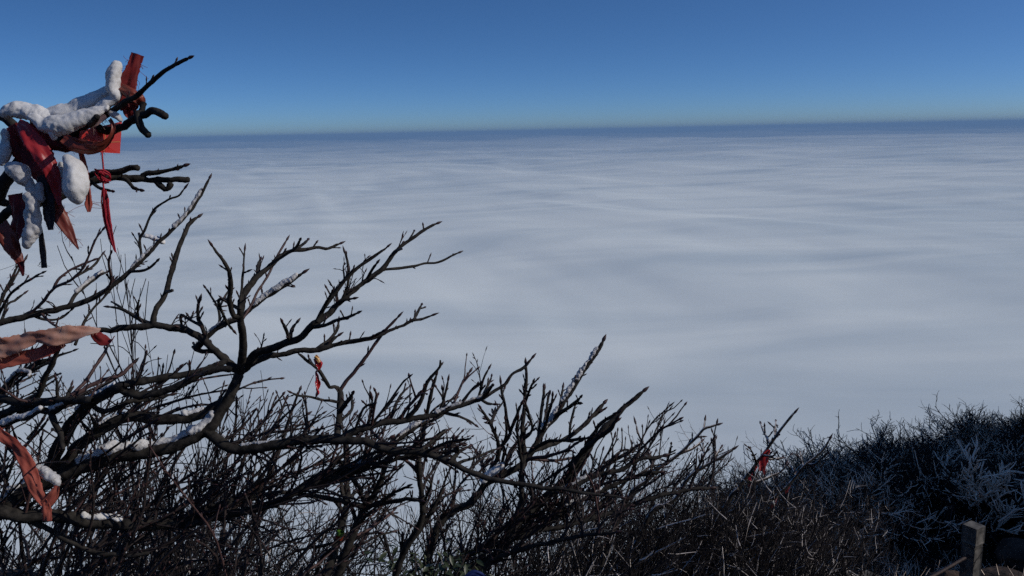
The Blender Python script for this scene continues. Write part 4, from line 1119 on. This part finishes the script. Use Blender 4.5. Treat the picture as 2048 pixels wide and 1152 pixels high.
ribbon('ragged red cloth lower down on the straight frosted limb in the thicket', [('band', RED, [(1514, 932, 5, 0), (1505, 944, 9, 10), (1498, 954, 7, -10), (1494, 962, 4, 0)]), ('tail', RED, [(1500, 952, 6, 0), (1500, 964, 6, 10), (1499, 974, 3, 0)])], 6.25, None, name='rag', cat='rag', seed=57)
ribbon('small dull red rag on the dark shrub in front of the slope', [('band', DKRED, [(1580, 968, 5, 0), (1577, 974, 8, 10), (1573, 982, 6, 0), (1571, 988, 2, 0)])], 6.85, None, name='rag', cat='rag', seed=59)
ribbon('dark red snow-dabbed rag on the dark shrub before the slope', [('band', DKRED, [(1557, 990, 5, 0), (1551, 998, 9, 20), (1546, 1008, 9, 0), (1542, 1016, 4, 0)])], 6.95, None, name='rag', cat='rag', seed=61)
ribbon('scrap of blue cloth at the very bottom among the leaves', [('band', cloth('blue_cloth', (0.012, 0.025, 0.11), (0.025, 0.05, 0.20)), [(930, 1158, 10, 0), (945, 1148, 14, 10), (960, 1150, 12, 0), (975, 1158, 8, 0)])], 2.7, None, name='rag', cat='rag', seed=63)
def build_band():
    d = BR[T4 + 'A']['d'][8]; loc = px3(678, 1073, d); root = empty('stem_band', tuple(loc), 'green and red band tied round the thin sapling stem', 'band')
    for nm, y, c in (('green_wrap', 1067, (0.10, 0.22, 0.03)), ('red_wrap', 1074, (0.22, 0.03, 0.012))):
        b = MB(); P = np.array([px3(683 - (yy - 1060) * 0.35, yy, d) for yy in np.linspace(y - 4, y + 4, 5)])
        b.tubes(P, np.full(5, 8.6) * d / FPX, 9, 0, jit=0.1); b.build(nm, noisy_mat(nm, tuple(0.6 * q for q in c), c, scale=80, rough=0.5), root, loc)
build_band()

# ---------------------------------------------------------------- snow on the branches
lump([(12, 226, 14), (30, 220, 17), (55, 219, 17), (80, 226, 16), (100, 232, 13), (118, 234, 10)], D1 - 0.01, 'rounded cap of snow on the ribbon bundle at the picture edge', seed=61)
lump([(84, 230, 15), (112, 226, 17), (140, 218, 18), (165, 207, 18), (190, 196, 18), (212, 184, 17), (226, 178, 13)], D1 + 0.0, 'long sloping bank of snow along the gnarled branch', seed=63)
lump([(236, 128, 13), (230, 142, 17), (226, 160, 17), (224, 174, 17), (232, 188, 14), (228, 200, 13), (214, 208, 13), (196, 220, 12)], D1 - 0.02, 'lumpy clump of snow against the upright dark red ribbon', seed=65)
lump([(62, 236, 10), (88, 244, 17), (112, 250, 24), (140, 244, 21), (168, 236, 16), (196, 224, 14), (216, 214, 10)], D1 - 0.04, 'front bank of snow lying over the dark red cloth', seed=67)
lump([(100, 252, 12), (108, 264, 12), (108, 276, 7)], D1 - 0.042, 'tongue of snow drooping over the dark red cloth', seed=69)
lump([(133, 318, 12), (144, 332, 22), (148, 352, 26), (152, 374, 25), (158, 392, 18), (158, 402, 8)], D1 - 0.05, 'round bright clump of snow hanging right of the glossy red ribbon', seed=71, depth=0.9, amp=0.2)
lump([(122, 330, 6), (124, 350, 10), (126, 368, 9), (132, 380, 8)], D1 - 0.03, 'thin edge of icy snow left of the round bright clump', ICE, seed=73)
lump([(8, 262, 8), (12, 282, 12), (8, 304, 14), (4, 322, 10)], D1 + 0.02, 'bluish snow in the shade at the picture edge beside the bundle', seed=75)
lump([(22, 332, 12), (36, 346, 20), (44, 358, 16), (52, 366, 8)], D1 - 0.035, 'lump of translucent icy snow under the dark red strip', ICE, seed=77)
lump([(56, 362, 8), (68, 380, 12), (82, 396, 10), (78, 372, 9)], D1 - 0.032, 'icy snow wedge beside the shadow-black strip', ICE, seed=79)
lump([(54, 392, 10), (62, 412, 18), (66, 440, 16), (60, 464, 15), (52, 486, 8)], D1 - 0.04, 'ragged icy sheet hanging lowest in the ribbon bundle', ICE, seed=81, amp=0.4)
lump([(222, 226, 8), (234, 232, 10), (240, 240, 7)], D1 - 0.03, 'crumb of icy snow above the red card', ICE, seed=83)
snow_on(T1 + 'K1', 0.72, 0.80, 3.4, 'snow on the frosted limb by its lowest fork', ICE, seed=91)
snow_on(T1 + 'K1', 0.86, 0.965, 4.0, 'snow streak along the outer frosted limb', ICE, seed=93)
lump([(283, 470, 4), (296, 472, 5), (310, 476, 6), (322, 481, 7), (328, 484, 5)], BR[T1 + 'K1']['d'][-8], 'bridge of snow between the frosted limb and its side twig', seed=95)
snow_on(T1 + 'K1d', 0.25, 0.95, 4.4, 'snow wrapped along the short twig above the pink ribbon', ICE, seed=97)
snow_on(T1 + 'M1s', 0.55, 0.97, 5.0, 'thick snow on the slanting twig right of the upright fork', SNOW, seed=99)
snow_on(T1 + 'M1s', 0.05, 0.35, 3.4, 'thin snow on the lower end of the slanting twig', ICE, seed=101)
snow_on(T1 + 'M0', 0.44, 0.585, 11, 'bright snow lying along the lowest thick limb', SNOW, seed=103)
snow_on(T1 + 'M0', 0.60, 0.76, 8, 'bluish snow in the crook of the lowest thick limb', SNOW, seed=105)
snow_on(T1 + 'M0', 0.765, 0.85, 9, 'snow climbing the limb below the main fork', SNOW, seed=107)
snow_on(T1 + 'M0', 0.20, 0.34, 8, 'shaded snow on the thick limb below the faded red ribbon', SNOW, seed=109)
lump([(66, 926, 5), (76, 934, 9), (90, 942, 12), (104, 954, 12), (116, 966, 6)], 2.03, 'icy snow caught in the loop of the faded red ribbon', ICE, seed=111, amp=0.5)
snow_on(T1 + 'L2', 0.32, 0.47, 5, 'snow on the second thick limb above the low one', SNOW, seed=113)
snow_on(T1 + 'L2', 0.74, 0.84, 5, 'small snow patch near the top of the second thick limb', SNOW, seed=115)
snow_on(T1 + 'L1', 0.55, 0.92, 5, 'shaded snow where the rising limb bends over', SNOW, seed=117)
snow_on(T1 + 'K8', 0.45, 0.95, 5, 'snow along the drooping thin limb at the picture edge', SNOW, seed=119)
snow_on(T1 + 'K10b', 0.2, 0.9, 4, 'snow on the low twig under the pink ribbon', ICE, seed=121)
snow_on(T1 + 'K7', 0.80, 0.97, 6, 'little cap of snow where thin limbs cross', SNOW, seed=123)
snow_on(T1 + 'M7', 0.46, 0.74, 4, 'streak of snow on the outer limb with the fan of twigs', ICE, seed=125)
snow_on(T1 + 'M8', 0.80, 0.95, 5, 'snow on the limb that passes over the long low limb', SNOW, seed=127)
snow_on(T1 + 'M8', 0.58, 0.68, 4.5, 'patch of snow midway on the sweeping lower limb', SNOW, seed=129)
snow_on(T1 + 'M6', 0.10, 0.20, 4, 'thin snow on the long low limb near its foot', ICE, seed=131)
snow_on(T3 + 'B', 0.70, 0.76, 5, 'frozen crumbs of snow halfway up the frosted shoot', ICE, seed=133, amp=0.6)
snow_on(T3 + 'B', 0.79, 0.96, 4.6, 'frost crust on the upper end of the frosted shoot', ICE, seed=135, amp=0.7)
lump([(968, 958, 7), (980, 948, 9), (992, 940, 10), (1004, 930, 7)], BR[T3 + 'B']['d'][20], 'lump of snow where the long limb crosses the knobbly shrub', SNOW, seed=137)
snow_on(T3 + 'A3', 0.05, 0.32, 5, 'grey snow on the thick side limb of the knobbly shrub', ICE, seed=139)
snow_on(T3 + 'C1', 0.25, 0.55, 4, 'flat strip of shaded snow low in the knobbly shrub', SNOW, seed=141)
snow_on(T1 + 'L3', 0.38, 0.52, 7, 'bluish snow seen through a gap low in the thicket', SNOW, seed=145)
lump([(1548, 1006, 3), (1546, 1004, 4), (1543, 1003, 3)], 6.9, 'dab of snow on the dark red rag', SNOW, seed=147)

# ---------------------------------------------------------------- concrete railing, rocks
CONC = noisy_mat('weathered_concrete', (0.045, 0.042, 0.038), (0.17, 0.155, 0.135), scale=14, rough=0.9, bump=0.5, bscale=70, dist=0.004)
IRON = noisy_mat('rusty_iron', (0.016, 0.012, 0.012), (0.055, 0.032, 0.026), scale=40, rough=0.7, bump=0.3)
ROCK = noisy_mat('brown_rock', (0.022, 0.015, 0.012), (0.085, 0.052, 0.037), scale=6, rough=0.95, bump=0.9, bscale=22, dist=0.03)
def block(w, z0, z1, inset=0.0, depth=0.0, bev=0.004, taper=1.0):
    bm = bmesh.new()
    vs = [bm.verts.new((sx * w * k / 2, sy * w * k / 2, z)) for z, k in ((z0, taper), (z1, 1.0)) for sx, sy in ((-1, -1), (1, -1), (1, 1), (-1, 1))]
    fs = [bm.faces.new([vs[i] for i in q]) for q in ((3, 2, 1, 0), (4, 5, 6, 7), (0, 1, 5, 4), (1, 2, 6, 5), (2, 3, 7, 6), (3, 0, 4, 7))]
    bm.normal_update()
    if inset:
        bmesh.ops.inset_individual(bm, faces=fs[2:], thickness=inset, depth=-depth)
    ed = [e for e in bm.edges if e.calc_face_angle(0) > 0.5]
    bmesh.ops.bevel(bm, geom=ed, offset=bev, segments=2, affect='EDGES', clamp_overlap=True)
    return bm
def post(top_px, d, label, yaw):
    top = px3(*top_px, d); gz = float(ground_z(top[0], top[1])) - 0.25
    root = empty('railing_post', (top[0], top[1], gz), label, 'post')
    root.rotation_euler = (0, 0, yaw)
    w = 0.128; h = top[2] - gz
    for nm, bm in (('cap', block(w, h - 0.150, h, 0.022, 0.007)), ('neck', block(w * 0.93, h - 0.172, h - 0.152, bev=0.003, taper=0.86)), ('shaft', block(w * 0.93, 0, h - 0.174, 0.020, 0.009))):
        me = bpy.data.meshes.new(nm); bm.to_mesh(me); bm.free(); me.materials.append(CONC)
        o = bpy.data.objects.new(nm, me); C.objects.link(o); o.parent = root
    return root, top, gz
post1, topa, ga = post((1948, 1050), 7.0, 'square concrete railing post with recessed side panels by the brown rocks', math.radians(30))
post2, topb, gb = post((1738, 1151), 6.2, 'tip of a second concrete post at the lower edge beneath the slope', math.radians(38))
a = np.array(topa) - np.array([0, 0, 0.255]); b_ = np.array(topb) - np.array([0, 0, 0.26])
t = np.linspace(0, 1, 12)[:, None]; P = a * (1 - t) + b_ * t - np.array([0, 0, 0.02]) * np.sin(t * math.pi)
mb = MB(); mb.tubes(P, np.full(12, 0.013), 10, 0, jit=0.03); tag(mb.build('handrail', IRON), 'rusty iron rail running down from the panelled concrete post', 'rail')
for q, (x0, y0, x1, y1) in enumerate(((1966, 1102, 1918, 1152), (1952, 1120, 1930, 1165))):
    mb = MB(); P = np.array([px3(x0 + (x1 - x0) * u, y0 + (y1 - y0) * u + 6 * math.sin(u * 3), 6.85) for u in np.linspace(0, 1, 8)])
    mb.tubes(P, np.full(8, 0.0028), 4, 0); tag(mb.build('dead_stalk', TWIG), ('longer' if q == 0 else 'shorter') + ' thin dead stalk leaning across the panelled concrete post', 'stalk')
def boulder(px, py, d, size, label, seed, name='rock', sq=(1, 1, 0.7)):
    me = bpy.data.meshes.new(name); bm = bmesh.new(); bmesh.ops.create_icosphere(bm, subdivisions=4, radius=1.0)
    V = np.array([v.co[:] for v in bm.verts]); g = np.random.default_rng(seed)
    for _ in range(9):
        n = g.normal(0, 1, 3); n /= np.linalg.norm(n); c = g.uniform(0.55, 0.9); dd = V @ n
        V = V - np.maximum(0, dd - c)[:, None] * n[None] * 0.9
    V *= (1 + 0.10 * sines(V, 3.0, seed) + 0.05 * sines(V, 9.0, seed + 1))[:, None]
    for v, c in zip(bm.verts, V * np.array(sq) * size): v.co = c
    for f in bm.faces: f.smooth = True
    bm.to_mesh(me); bm.free(); me.materials.append(ROCK)
    o = bpy.data.objects.new(name, me); C.objects.link(o); p = px3(px, py, d)
    o.location = tuple(p); o.rotation_euler = (0, 0, seed)
    return tag(o, label, 'rock')
boulder(2012, 1196, 7.3, 0.34, 'brown rock beside the panelled concrete post, at the corner of the view', 5)
boulder(1900, 1168, 7.6, 0.20, 'small brown rock half hidden behind the iron rail', 6)
boulder(2040, 1120, 8.0, 0.26, 'rock put in for the dark shadow above the brown one by the concrete post', 8)  # added rock that stands for a dark band of shadow
boulder(20, 1190, 2.7, 0.11, 'brown stone under the thicket in the lower corner', 9)
def tree_thing(tree, first, label, cat, fine=None):
    loc = BR[tree + first]['P'][0]
    root = empty('bare_tree' if cat == 'tree' else 'bare_shrub', tuple(loc), label, cat)
    link_tree(tree, root)
    if fine is not None and fine.v:
        tag(fine.build('fine_twigs', [BARK, TWIG, BUD, REDTWIG], root, np.array(loc)), kind='stuff')
    return root
tree_thing(T1, 'trunk', 'big dark leafless tree with spreading budded limbs that fills the lower left foreground', 'tree', fine1)
tree_thing(T2, 'trunk', 'gnarled stubby branch end of a tree, hung with red ribbons and snow', 'tree')
tree_thing(T3, 'S', 'knobbly many-stemmed bare shrub with a frost-crusted upright shoot, beside the dark big tree', 'shrub', fine3)
tree_thing(T4, 'S', 'thin bare sapling with a green and red band tied round its stem', 'tree', fine4)
tree_thing(T5, 'S', 'thicker forked bare sapling beside the banded one', 'tree', fine5)
tree_thing(T6, 'S', 'slender wavy bare stem rising past the long low limb of the big tree', 'tree', fine6)
for T, k, lab in EXTRA:
    tree_thing(T, k, lab, 'shrub')
